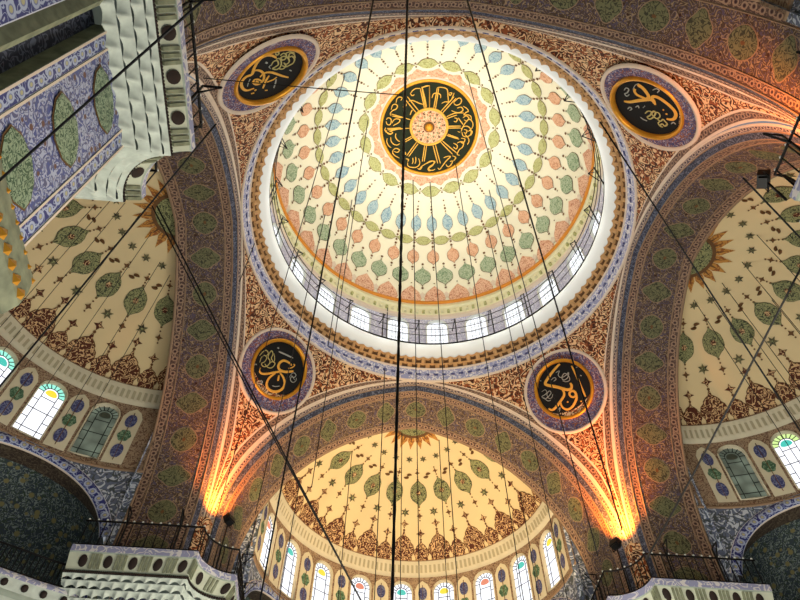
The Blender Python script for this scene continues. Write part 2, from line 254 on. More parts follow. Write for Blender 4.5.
STROKES_APEX=[(0.022,'g',"-0.559,-0.575 -0.426,-0.419 -0.283,-0.266"),(0.022,'g',"-0.503,-0.607 -0.371,-0.457 -0.238,-0.31"),(0.022,'g',"-0.26,-0.786 -0.195,-0.58 -0.134,-0.378"),(0.022,'g',"-0.224,-0.809 -0.153,-0.604 -0.091,-0.402"),(0.022,'g',"-0.085,-0.862 -0.056,-0.611 -0.029,-0.366"),(0.022,'g',"-0.233,-0.808 -0.169,-0.838 -0.085,-0.866"),(0.022,'g',"-0.443,-0.682 -0.401,-0.747 -0.347,-0.785 -0.256,-0.79"),(0.022,'g',"-0.452,-0.682 -0.408,-0.631 -0.362,-0.654"),(0.022,'g',"-0.852,0.102 -0.62,0.081 -0.391,0.057"),(0.022,'g',"-0.865,0.072 -0.712,0.068 -0.572,0.049"),(0.022,'g',"-0.796,-0.233 -0.591,-0.173 -0.387,-0.119"),(0.022,'g',"-0.773,-0.192 -0.681,-0.172 -0.579,-0.153"),(0.022,'g',"-0.717,-0.47 -0.705,-0.553 -0.659,-0.595 -0.604,-0.574 -0.623,-0.522"),(0.022,'g',"-0.804,-0.326 -0.782,-0.419 -0.724,-0.439 -0.681,-0.398 -0.705,-0.336 -0.772,-0.305 -0.817,-0.244 -0.793,-0.193"),(0.022,'g',"-0.888,-0.112 -0.855,-0.152 -0.798,-0.131 -0.783,-0.06 -0.809,-0.005 -0.865,-0.02 -0.89,-0.081"),(0.022,'g',"-0.761,-0.04 -0.735,-0.101 -0.677,-0.132 -0.606,-0.112 -0.63,-0.051 -0.737,0.011"),(0.022,'g',"-0.542,-0.503 -0.505,-0.421 -0.57,-0.378"),(0.022,'g',"-0.464,-0.505 -0.388,-0.528 -0.245,-0.473 -0.166,-0.458"),(0.022,'g',"-0.887,0.051 -0.904,0.102 -0.859,0.153 -0.765,0.183 -0.736,0.153 -0.789,0.133"),(0.022,'g',"-0.406,-0.22 -0.385,-0.302 -0.367,-0.323"),(0.022,'g',"-0.236,-0.829 -0.172,-0.602 -0.109,-0.38"),(0.022,'g',"-0.085,-0.862 -0.056,-0.611 -0.029,-0.366"),(0.022,'g',"-0.225,-0.819 -0.161,-0.851 -0.085,-0.866"),(0.022,'g',"0.072,-0.834 0.062,-0.591 0.051,-0.352"),(0.022,'g',"0.101,-0.837 0.095,-0.594 0.089,-0.356"),(0.022,'g',"-0.007,-0.605 0.012,-0.691 0.076,-0.718 0.147,-0.694 0.165,-0.623"),(0.022,'g',"0.072,-0.838 0.147,-0.853 0.266,-0.825 0.305,-0.672 0.328,-0.56"),(0.022,'g',"0.199,-0.337 0.315,-0.51 0.429,-0.689"),(0.022,'g',"0.241,-0.311 0.357,-0.487 0.471,-0.664"),(0.022,'g',"0.328,-0.24 0.419,-0.303 0.512,-0.348 0.667,-0.372"),(0.022,'g',"0.333,-0.2 0.434,-0.258 0.536,-0.31"),(0.022,'g',"0.362,-0.05 0.498,-0.069 0.645,-0.091"),(0.022,'g',"0.366,-0.014 0.503,-0.031 0.651,-0.051"),(0.022,'g',"0.198,-0.512 0.261,-0.551 0.328,-0.56 0.38,-0.609 0.418,-0.772"),(0.022,'g',"0.427,-0.553 0.484,-0.635 0.538,-0.675 0.583,-0.63 0.564,-0.553 0.491,-0.51 0.437,-0.544"),(0.022,'g',"0.409,-0.384 0.49,-0.361 0.578,-0.368 0.639,-0.43 0.592,-0.485 0.518,-0.452"),(0.022,'g',"0.628,-0.512 0.701,-0.483 0.748,-0.429 0.704,-0.389 0.672,-0.332 0.75,-0.346 0.813,-0.326 0.833,-0.257"),(0.022,'g',"0.564,-0.253 0.633,-0.181 0.68,-0.127"),(0.022,'g',"0.323,-0.758 0.372,-0.755 0.34,-0.697 0.315,-0.747"),(0.022,'g',"0.66,0.019 0.686,-0.087 0.724,-0.176 0.792,-0.26 0.871,-0.202 0.876,-0.1 0.808,-0.005"),(0.022,'g',"0.661,-0.268 0.714,-0.318 0.778,-0.288 0.747,-0.221 0.686,-0.231"),(0.022,'g',"0.486,-0.241 0.547,-0.229 0.535,-0.166 0.485,-0.169"),(0.022,'g',"-0.519,0.33 -0.413,0.27 -0.317,0.211"),(0.022,'g',"-0.486,0.36 -0.39,0.301 -0.298,0.241"),(0.022,'g',"-0.404,0.629 -0.31,0.479 -0.221,0.337"),(0.022,'g',"-0.362,0.647 -0.271,0.501 -0.186,0.365"),(0.022,'g',"-0.067,0.73 -0.056,0.557 -0.049,0.385"),(0.022,'g',"-0.026,0.727 -0.016,0.554 -0.008,0.372"),(0.022,'g',"-0.373,0.769 -0.364,0.834 -0.304,0.863 -0.2,0.861 -0.137,0.82 -0.116,0.754 -0.151,0.665"),(0.022,'g',"-0.274,0.663 -0.261,0.743 -0.278,0.795"),(0.022,'g',"-0.215,0.639 -0.202,0.719 -0.217,0.785"),(0.022,'g',"-0.841,0.275 -0.847,0.345 -0.807,0.426 -0.746,0.472"),(0.022,'g',"-0.77,0.254 -0.754,0.335 -0.699,0.395 -0.626,0.414 -0.566,0.382"),(0.022,'g',"-0.701,0.516 -0.708,0.577 -0.652,0.637 -0.556,0.685"),(0.022,'g',"-0.663,0.172 -0.668,0.243 -0.622,0.313 -0.569,0.342"),(0.022,'g',"-0.883,0.102 -0.848,0.163 -0.784,0.194 -0.735,0.163"),(0.022,'g',"-0.701,0.516 -0.641,0.485 -0.567,0.513 -0.605,0.565 -0.679,0.546"),(0.022,'g',"-0.115,0.886 -0.058,0.821 0.058,0.74 0.166,0.7 0.182,0.749 0.137,0.815 0.07,0.862 0.095,0.91 0.175,0.883"),(0.022,'g',"-0.491,0.572 -0.427,0.599 -0.441,0.55"),(0.022,'g',"-0.809,0.133 -0.709,0.102 -0.57,0.07"),(0.022,'g',"-0.42,0.69 -0.357,0.708 -0.375,0.749"),(0.022,'g',"-0.157,0.879 -0.093,0.895 -0.058,0.831"),(0.022,'g',"0.039,0.762 0.095,0.707 0.198,0.707 0.164,0.771 0.088,0.835 0.103,0.889 0.177,0.893 0.218,0.858"),(0.022,'g',"0.121,0.371 0.192,0.556 0.263,0.741"),(0.022,'g',"0.17,0.356 0.241,0.545 0.318,0.735"),(0.022,'g',"0.262,0.285 0.403,0.401 0.548,0.514"),(0.022,'g',"0.299,0.261 0.465,0.373 0.638,0.481"),(0.022,'g',"0.375,0.141 0.508,0.164 0.642,0.185"),(0.022,'g',"0.392,0.114 0.505,0.14 0.623,0.164"),(0.022,'g',"0.353,-0.043 0.479,-0.062 0.61,-0.085"),(0.022,'g',"0.357,-0.007 0.484,-0.026 0.615,-0.049"),(0.022,'g',"0.274,0.832 0.318,0.858 0.379,0.759 0.439,0.66 0.51,0.57 0.439,0.575 0.372,0.611"),(0.022,'g',"0.439,0.742 0.486,0.787 0.542,0.739 0.566,0.655 0.513,0.672"),(0.022,'g',"0.548,0.545 0.624,0.575 0.583,0.652"),(0.022,'g',"0.653,-0.031 0.705,-0.09 0.783,-0.108 0.857,-0.045 0.858,0.058 0.784,0.112 0.712,0.103 0.677,0.027"),(0.022,'g',"0.747,0.067 0.828,0.135 0.849,0.203 0.827,0.268"),(0.022,'g',"0.614,0.271 0.679,0.231 0.742,0.241 0.734,0.334 0.673,0.405 0.645,0.501 0.698,0.514"),(0.022,'g',"0.714,-0.03 0.776,-0.02 0.764,0.043 0.722,0.03"),(0.022,'g',"0.534,0.282 0.62,0.321 0.61,0.394 0.544,0.362"),(0.022,'g',"0.679,0.159 0.762,0.167 0.733,0.253 0.669,0.232"),(0.022,'g',"0.815,-0.027 0.887,-0.019 0.869,0.066"),(0.022,'g',"0.591,0.03 0.643,0.042")]
CABLES=[
('chain',0.00567,(-0.2526,-1.1109,2.942),(-0.2624,-1.1101,0.2809)),
('heavy',0.00306,(-0.3804,-1.1584,2.8034),(-0.3552,-1.1539,0.2494)),
('heavy',0.00265,(-0.0607,-1.2167,2.5898),(-0.1029,-1.193,0.2988)),
('dome',0.0036,(-0.5159,0.5043,4.3452),(-0.5159,0.5043,2.6234)),
('dome',0.0032,(-0.0791,0.3941,4.5378),(-0.0791,0.3941,1.187)),
('dome',0.00321,(0.0488,0.399,4.5377),(0.0488,0.399,1.1961)),
('dome',0.00334,(0.4936,0.6227,4.2705),(0.4936,0.6227,1.3658)),
('dome',0.0035,(0.4787,0.3781,4.4317),(0.4787,0.3781,2.1998)),
('dome',0.00325,(-0.6913,0.5445,4.153),(-0.6913,0.5445,1.6078)),
('dome',0.00274,(0.2124,-0.4058,4.5148),(0.2124,-0.4058,0.8532)),
('dome',0.00265,(-0.5986,-0.3796,4.3563),(-0.5986,-0.3796,0.8241)),
('dome',0.00299,(-0.4379,-0.0369,4.5228),(-0.4379,-0.0369,1.2761)),
('dome',0.0033,(-0.2052,0.9632,3.7623),(-0.2052,0.9632,1.5184)),
('dome',0.00332,(0.6001,0.4988,4.2865),(0.6001,0.4988,1.4852)),
('dome',0.00335,(-0.9581,0.1866,3.8913),(-0.9581,0.1866,2.6741)),
('dome',0.00313,(0.2156,0.223,4.5678),(0.2156,0.223,1.1117)),
('left',0.00238,(-1.6807,-0.0696,2.8673),(-1.6807,-0.0696,1.75)),
('left',0.00236,(-1.6158,-0.0847,2.8923),(-1.6158,-0.0847,1.75)),
('left',0.00235,(-1.5536,-0.0691,2.9137),(-1.5536,-0.0691,1.75)),
('left',0.00237,(-1.4953,-0.0055,2.9307),(-1.4953,-0.0055,1.75)),
('left',0.00239,(-1.4499,0.094,2.9341),(-1.4499,0.094,1.75)),
('left',0.00245,(-1.4204,0.2529,2.9067),(-1.4204,0.2529,1.75)),
('left',0.00246,(-1.3714,0.3177,2.8899),(-1.3714,0.3177,1.75)),
('right',0.00263,(1.4052,0.2427,2.9114),(1.4052,0.2427,1.75)),
('right',0.00263,(1.4522,0.1802,2.9203),(1.4522,0.1802,1.75)),
('right',0.00263,(1.5182,0.1276,2.9163),(1.5182,0.1276,1.75)),
('right',0.0026,(1.5714,-0.0089,2.9112),(1.5714,-0.0089,1.75)),
('right',0.00254,(1.5748,-0.1772,2.8918),(1.5748,-0.1772,1.75)),
('right',0.00271,(1.7514,0.1499,2.82),(1.7514,0.1499,1.75)),
('right',0.00275,(1.6854,0.3328,2.7974),(1.6854,0.3328,1.75)),
('front',0.00291,(-0.6612,1.5292,2.6205),(-0.6612,1.5292,1.6)),
('front',0.00294,(-0.3681,1.5073,2.8473),(-0.3681,1.5073,1.6)),
('front',0.0029,(-0.0645,1.4015,2.943),(-0.0645,1.4015,1.6)),
('front',0.00293,(0.1725,1.4318,2.9249),(0.1725,1.4318,1.6)),
('front',0.00298,(0.6616,1.5168,2.6246),(0.6616,1.5168,1.6)),
('stay0',0.00216,(-0.8121,-1.1729,0.8),(-0.5066,-1.4319,0.8)),
('stay1',0.00311,(-1.2614,-0.3449,1.25),(-0.6287,-1.1195,1.25)),
('stay2',0.00338,(-0.8615,-0.8004,1.5),(-0.2629,0.0476,0.97)),
('stay3',0.00279,(-0.8742,-0.7993,1.5),(-0.3044,-0.0178,1)),
('stay4',0.00331,(0.232,-1.0779,1.6),(0.9301,-0.3354,1.3)),
('stay5',0.00358,(0.4564,-1.0576,1),(0.5774,0.1048,1.2)),
('stay6',0.00212,(-0.8592,-0.9833,2),(-0.2574,-0.9835,2)),
('stay7',0.00301,(0.5236,-1.0404,1.4),(0.739,-0.8869,1.4))]
# ------------------------------------------------------------------ main dome
DR, DZ, DH = .985, 3.78, .83
def dpt(psi, th, out=0.0):    # psi from the crown, th from the +y axis clockwise; out > 0 lifts off the plaster into the room
    r = DR - out; h = DH - out
    return (r * sin(psi) * sin(th), r * sin(psi) * cos(th), DZ + h * cos(psi))
def dplace(psi0, th0, shape, out):
    """shape: list of (a along the circle, b towards the crown) in units -> points on the dome"""
    return [dpt(psi0 - b / .9, th0 + a / (DR * sin(psi0)), out) for a, b in shape]
def bud(w, h):
    """leaf medallion: swelling sides, drawn out to a small tip at both ends"""
    r = [(w * k, h * t) for t, k in ((-.96, .13), (-.82, .34), (-.62, .72), (-.36, .96), (0, 1.02), (.36, .96), (.62, .72), (.82, .34), (.96, .13))]
    return [(0, -h * 1.16)] + r + [(0, h * 1.16)] + [(-a, c) for a, c in r[::-1]]
def leaf(w, h, n=20, p=1.0):
    """pointed oval, tips up and down"""
    return [(w * (abs(cos(t)) ** p) * (1 if cos(t) >= 0 else -1), h * (sin(t) if abs(sin(t)) < .8 else (abs(sin(t)) + .25 * (abs(sin(t)) - .8)) * (1 if sin(t) > 0 else -1))) for t in [2 * pi * i / n for i in range(n)]]
def lobed(w, h, k, amp, n=36):
    return [(w * (1 + amp * cos(k * t)) * cos(t), h * (1 + amp * cos(k * t)) * sin(t)) for t in [2 * pi * i / n for i in range(n)]]
def disc(r, n=8): return lobed(r, r, 0, 0, n)
def scale(sh, k): return [(a * k, b * k) for a, b in sh]
b = B()
NT = 144; psis = [R(21.0 + (90.5 - 21.0) * i / 26) for i in range(27)]
b.grid([[dpt(p, 2 * pi * j / NT) for j in range(NT)] for p in [R(.01), R(10)] + psis], 'dome', closed=True)
def motif(psi_deg, th, sh, k, rim='brownline', rs=1.05, o=.003):
    psi = R(psi_deg)
    if rim: b.fan(dpt(psi, th, o), dplace(psi, th, scale(sh, rs), o), rim)
    b.fan(dpt(psi, th, o * 1.9), dplace(psi, th, sh, o * 1.9), k)
def dots(psi_list, th, r=.006, k='f_swirl'):
    for p in psi_list: motif(p, th, disc(r, 6), k, None)
st = 2 * pi / 36
for k in range(36):
    t0, t1 = R(2.3) + k * st, R(7.45) + k * st
    # half-round cusped lobes standing on the gilt line
    sh = [(.060, -.055), (.074, .0), (.066, .035), (.060, .06), (.044, .085), (.034, .095), (.016, .118), (0, .135)]
    sh = sh + [(-a, c) for a, c in sh[-2::-1]]
    motif(86.0, t1, sh, 'f_pink', 'f_orange', 1.04); motif(84.6, t0, [(-.022, -.02), (-.008, .0), (-.02, .02), (0, .05), (.02, .02), (.008, .0), (.022, -.02)], 'whiteline', None)
    motif(71.2, t0, bud(.058, .078), 'f_green', 'f_swirl', 1.04); dots([64.0, 78.6], t0, .010); dots([65.6, 77.2], t0)
    motif(60.0, t1, bud(.042, .060), 'f_orange'); dots([54.6, 65.8], t1, .010); dots([55.8, 67.3, 75.6], t1)
    motif(51.5, t0, [(c, a) for a, c in bud(.033, .060)], 'f_olive', 'f_swirl', 1.05); dots([50.3, 52.7], t1, .009); dots([51.5], t1, .007)
    motif(43.3, t1, bud(.036, .062), 'f_blue'); dots([36.6, 48.6], t1, .009); dots([33.0, 35.2, 38.0], t1, .006)
for k in range(18):
    t = R(7.45) + 2 * k * st
    motif(28.3, t, [(c, a) for a, c in bud(.036, .068)], 'f_olive', 'f_swirl', 1.05); dots([27.4, 29.2], t + st, .007); dots([31.2], t, .007)
    motif(22.0, t + st, [(a * .96, c * .8) for a, c in [(-.07, -.02), (-.062, -.05), (-.035, -.052), (-.02, -.068), (0, -.082), (.02, -.068), (.035, -.052), (.062, -.05), (.07, -.02), (0, .03)]], 'f_orange', None, 1, .002)
dome = b.build('ceiling'); struct(dome, 'great cream central dome painted with rings of green, salmon and blue leaf medallions', 'dome')
b = B()
def ringrow(psi, out, n=144): return [dpt(psi, 2 * pi * j / n, out) for j in range(n)]
b.grid([ringrow(R(90.6), .0), ringrow(R(90.6), .012), ringrow(R(88.9), .012), ringrow(R(88.9), .0)], 'orangeline', closed=True)
b.build('gilt_line', dome)
# crown medallion
b = B(); PM = 21.3
b.grid([ringrow(R(PM + .7), .001, 96), ringrow(R(PM + .6), .008, 96), ringrow(R(PM), .012, 96)], 'whiteline', closed=True)
b.grid([ringrow(R(PM), .012, 96), ringrow(R(PM - .4), .022, 96), ringrow(R(PM - 1.1), .022, 96), ringrow(R(PM - 1.4), .008, 96)], 'gold', closed=True)
medal = b.build('crown_medallion', dome)
b = B(); b.grid([ringrow(R(p), .009, 64) for p in (20.2, 17, 14, 11, 8, 3, .01)], 'green_field', closed=True); b.build('field', medal)
b = B(); b.grid([ringrow(R(8.3), .010, 48), ringrow(R(8.2), .018, 48), ringrow(R(7.3), .02, 48), ringrow(R(7.2), .013, 48)], 'goldflat', closed=True)
b.grid([ringrow(R(p), .014, 48) for p in (7.4, 4, .01)], 'dome_pink_band', closed=True)
for ps, n, r in ((6.2, 14, .009), (4.6, 12, .007), (3.2, 8, .006)):
    for k in range(n):
        sh = lobed(r, r * 1.3, 5, .25, 15); b.fan(dpt(R(ps), 2 * pi * k / n, .017), dplace(R(ps), 2 * pi * k / n, sh, .017), 'f_cart' if n != 12 else 'f_semigreen')
for k in range(14): b.fan(dpt(R(5.3), 2 * pi * (k + .5) / 14, .016), dplace(R(5.3), 2 * pi * (k + .5) / 14, disc(.004, 6), .016), 'brownline')
b.build('flower_boss', medal)
b = B(); b.ball(dpt(.0001, 0, .03), .03, 'gold', 16, 8, (1, 1, .8)); b.tube([dpt(R(2.0), 2 * pi * j / 24, .02) for j in range(24)], .006, 'brownline', 6, True); b.build('knob', medal)
def catmull(pts, n=5):
    if len(pts) < 3: return pts
    P = [pts[0]] + list(pts) + [pts[-1]]; out = []
    for i in range(1, len(P) - 2):
        p0, p1, p2, p3 = P[i - 1:i + 3]
        for j in range(n):
            t = j / n
            out.append(tuple(.5 * (2 * p1[c] + (p2[c] - p0[c]) * t + (2 * p0[c] - 5 * p1[c] + 4 * p2[c] - p3[c]) * t * t + (3 * p1[c] - p0[c] - 3 * p2[c] + p3[c]) * t ** 3) for c in (0, 1)))
    return out + [pts[-1]]
def brush(b, strokes, to3, pal):
    """each stroke is a raised ribbon that thins towards its ends like a reed pen's"""
    for w, c, txt in strokes:
        p = [tuple(float(q) for q in a.split(',')) for a in txt.split()]
        s = catmull(p); n = len(s); L, Q = [], []
        for i, (x, y) in enumerate(s):
            a = s[max(0, i - 1)]; e = s[min(n - 1, i + 1)]; dx, dy = e[0] - a[0], e[1] - a[1]; l = math.hypot(dx, dy) or 1
            t = i / (n - 1); ww = w * .5 * (.55 + .45 * sin(pi * min(1, max(0, t))) ** .5)
            L.append((x - dy / l * ww, y + dx / l * ww)); Q.append((x + dy / l * ww, y - dx / l * ww))
        b.grid([[to3(*q, 0) for q in L], [to3((q[0] + r[0]) / 2, (q[1] + r[1]) / 2, 1) for q, r in zip(L, Q)], [to3(*q, 0) for q in Q]], pal[c])
b = B()
def apex3(x, y, hi):
    psi = math.hypot(x, y) * R(20.9); th = atan2(x, y); return dpt(psi, th, .0125 + .004 * hi)
brush(b, STROKES_APEX, apex3, {'g': 'goldflat'}); b.build('inscription', medal)

# ------------------------------------------------------------------ drum with its 24 windows, cornice below the dome
def cyl(r, z, th, c=(0, 0)): return (c[0] + r * sin(th), c[1] + r * cos(th), z)
def holed(b, to, u0, u1, v0, v1, hole, k, depth, reveal, rs=None):
    """rectangle u0..u1 x v0..v1 with an opening; to(u, v, d) gives the point at depth d behind the face"""
    n = len(hole); cx = sum(h[0] for h in hole) / n; cy = sum(h[1] for h in hole) / n; outer = []
    for x, y in hole:
        dx, dy = x - cx, y - cy; t = min(((u1 - cx) if dx > 0 else (u0 - cx)) / dx if abs(dx) > 1e-9 else 1e9, ((v1 - cy) if dy > 0 else (v0 - cy)) / dy if abs(dy) > 1e-9 else 1e9)
        outer.append((cx + dx * t, cy + dy * t))
    cor = [(u0, v0), (u1, v0), (u1, v1), (u0, v1)]
    io = [b.vert(to(*q, 0)) for q in outer]; ih = [b.vert(to(*q, 0)) for q in hole]; idp = [b.vert(to(*q, depth)) for q in hole]
    for i in range(n):
        j = (i + 1) % n; a, e = outer[i], outer[j]
        ext = [c for c in cor if (abs(c[0] - a[0]) < 1e-6 or abs(c[1] - a[1]) < 1e-6) and (abs(c[0] - e[0]) < 1e-6 or abs(c[1] - e[1]) < 1e-6) and not (abs(a[0] - e[0]) < 1e-6 or abs(a[1] - e[1]) < 1e-6)]
        f = [ih[i], io[i]] + [b.vert(to(*c, 0)) for c in ext[:1]] + [io[j], ih[j]]
        b.face(f, k); b.face((ih[i], ih[j], idp[j], idp[i]), reveal)
def archline(hw, z0, zs, n=12):
    """outline of a round-headed opening: half width hw, sill z0, springing zs"""
    return [(-hw, z0), (-hw * .33, z0), (hw * .33, z0), (hw, z0), (hw, (z0 + zs) / 2)] + [(hw * cos(pi * i / n), zs + hw * sin(pi * i / n)) for i in range(n + 1)] + [(-hw, (z0 + zs) / 2)]
DW = .998
drum = B()
for k in range(24):
    t = R(7.5 + 15 * k)
    to = lambda u, v, d, t=t: cyl(DW + d, v, t + u / DW)
    holed(drum, to, -R(7.5) * DW, R(7.5) * DW, 3.19, 3.61, archline(.068, 3.26, 3.525), 'drum_tile', .02, 'white_plaster')
drum_o = drum.build('wall_drum'); struct(drum_o, 'lilac-tiled drum wall pierced by round-headed windows under the main dome', 'wall')
wn = 0
for k in range(24):
    az = 7.5 + 15 * k
    if 112 < az < 248: continue                  # the near side is hidden behind the cornice
    wn += 1; t = R(az); o3 = lambda u, v, d=.012, t=t: cyl(DW + d, v, t + u / DW)
    b = B(); al = archline(.0675, 3.262, 3.525); b.fan(o3(0, 3.42, .017), [o3(*q, .017) for q in al], 'pane')
    w = b.build('window_%d' % wn, loc=o3(0, 3.26, .017)); 
    dgr = az if az < 180 else az - 360
    side = 'front' if abs(dgr) < 8 else ('right' if dgr > 0 else 'left')
    struct(w, 'daylit arched drum window %s of the dome axis, %s' % ('right' if dgr > 0 else 'left', ['nearest the axis', 'second from the axis', 'third from the axis', 'fourth from the axis', 'fifth from the axis', 'sixth from the axis', 'seventh from the axis', 'eighth from the axis'][int(abs(dgr) // 15)]), 'window')
    b = B()
    for q in range(1, 7): b.tube([o3(-.06, 3.262 + q * .045, .015), o3(0, 3.262 + q * .045, .015), o3(.06, 3.262 + q * .045, .015)], .0016, 'stone', 4)
    for x in (-.036, -.012, .012, .036): b.tube([o3(x, 3.262, .015), o3(x, 3.575, .015)], .0016, 'stone', 4)
    b.build('lattice', w)
    b = B(); rim = archline(.071, 3.256, 3.525)
    b.tube([o3(*q, -.001) for q in rim], .005, 'white_plaster', 6, True); b.build('window_frame', w)
def ring(r, z, n=192, t0=0): return [cyl(r, z, 2 * pi * j / n + t0) for j in range(n)]
b = B()
b.grid([ring(r, z) for r, z in ((DW, 3.605), (.982, 3.612), (.982, 3.622), (.99, 3.635), (.99, 3.65))], 'whiteline', closed=True)
b.grid([ring(r, z) for r, z in ((.99, 3.65), (.982, 3.70), (.982, 3.715))], 'cream_band', closed=True)
b.grid([ring(r, z) for r, z in ((.982, 3.715), (.974, 3.72), (.974, 3.735), (.984, 3.74), (.985, 3.785))], 'cream_band', closed=True)
for k in range(144):      # dentils
    t = 2 * pi * k / 144; p = Vector(cyl(.981, 3.675, t)); n = Vector((sin(t), cos(t), 0)); b.box(p, n * .008, Vector((cos(t), -sin(t), 0)) * .008, (0, 0, .012), 'f_olive' if k % 2 else 'cream_band')
u = b.build('trim_1'); struct(u, 'cream dentilled cornice between the drum windows and the gilt line of the dome', 'cornice')
b = B(); N2 = 720
b.grid([ring(r, z) for r, z in ((1.075, 2.976), (1.006, 2.972))], 'pend', closed=True)
b.grid([ring(r, z) for r, z in ((1.006, 2.972), (1.0, 2.967), (.994, 2.974), (.994, 2.982))], 'whiteline', closed=True)
b.grid([ring(r, z) for r, z in ((.994, 2.982), (.985, 3.02), (.978, 3.055))], 'cornice_blue', closed=True)
for k in range(120):
    t = 2 * pi * k / 120; p = Vector(cyl(.984, 3.02, t)); b.box(p, Vector((sin(t), cos(t), -.2)) * .003, Vector((cos(t), -sin(t), 0)) * .013, (0, 0, .006), 'f_panelblue')
b.grid([ring(r, z) for r, z in ((.978, 3.055), (.972, 3.058), (.972, 3.066))], 'whiteline', closed=True)
cor = b.build('trim_2'); struct(cor, 'projecting ring cornice under the drum with ochre stalactite niches', 'cornice')
b = B(); tiers = ((.974, .955, 3.062, 3.092), (.952, .928, 3.088, 3.122))
for ti, (ra, rb, za, zb) in enumerate(tiers):
    rows = []
    for i in range(7):
        v = i / 6; row = []
        for j in range(N2):
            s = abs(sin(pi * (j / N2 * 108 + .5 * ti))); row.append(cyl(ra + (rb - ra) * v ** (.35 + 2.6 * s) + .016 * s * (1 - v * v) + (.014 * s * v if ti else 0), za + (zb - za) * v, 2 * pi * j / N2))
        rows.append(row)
    b.grid(rows, lambda i, j, ti=ti: 'f_swirl' if (abs(sin(pi * ((j + .5) / N2 * 108 + .5 * ti))) > .62 and i < 5) else 'muqarnas', closed=True)  # niche hollows coloured dark umber, their shade put into the colour
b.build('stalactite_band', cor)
b = B(); b.grid([ring(r, z) for r, z in ((.956, 3.116), (.944, 3.122), (.936, 3.135), (.918, 3.16), (.90, 3.19), (.90, 3.205), (1.01, 3.205))], 'white_plaster', closed=True); b.build('white_cove', cor)
# iron rail on the cornice
rail = thing('ring_railing', 'black iron lamp railing running all round on the white cornice under the drum windows', 'railing', (0, 0, 3.205))
for z, r in ((3.222, .0052), (3.31, .0022), (3.37, .0022), (3.43, .0026)):
    b = B(); b.tube(ring(.906, z, 120), r, 'iron', 5, True); b.build('rail', rail)
for k in range(24):
    t = R(15 * k); b = B(); b.tube([cyl(.906, 3.205, t), cyl(.906, 3.47, t)], .0042, 'iron', 5); b.build('post', rail)
    b = B(); tip = cyl(.86, 3.40, t); d = R(1.6)
    b.tube([cyl(.906, 3.46, t - d), tip, cyl(.906, 3.34, t - d)], .003, 'iron', 4); b.tube([cyl(.906, 3.46, t), tip], .003, 'iron', 4)
    br = b.build('lamp_bracket', rail)
# ------------------------------------------------------------------ the four great arches
HS, RA, KA = 1.8611, .9864, .1456
H2, R2_, K2 = 1.8162, .8885, .2066
def arc(r, hs, k, t):         # t 0 springing .. 1 apex of the slightly pointed arch; returns half-width, height
    a = t * acos(k / (r + k)); return (r + k) * cos(a) - k, hs + (r + k) * sin(a)
def arch_pt(q, s, near=0.0):
    """q 0..1 across from the dome edge to the outer edge, s -1.4..1.4 along (|s|>1 the straight legs)"""
    t = 1 - min(1, abs(s)); sg = 1 if s >= 0 else -1
    uA, zA = arc(RA, HS, KA, t); uB, zB = arc(R2_, H2, K2, t)
    A2 = .955; uC, zC = arc(.938, HS - .005, KA, t)
    dA = 1 + near * .045 * t
    f = .28
    if q <= f: k = q / f; u, z, d = uA + (uC - uA) * k, zA + (zC - zA) * k, dA + .035 * k
    else: k = (q - f) / (1 - f); u, z, d = uC + (uB - uC) * k, zC + (zB - zC) * k, dA + .035 + (1.3128 - 1.035 - (dA - 1)) * k
    if abs(s) > 1: z -= (abs(s) - 1) * 1.35
    return sg * u, d, z
SIDES = {'front': (lambda u, d: (u, d)), 'near': (lambda u, d: (-u, -d)), 'left': (lambda u, d: (-d, u)), 'right': (lambda u, d: (d, -u))}
ARCHL = 2 * 1.45
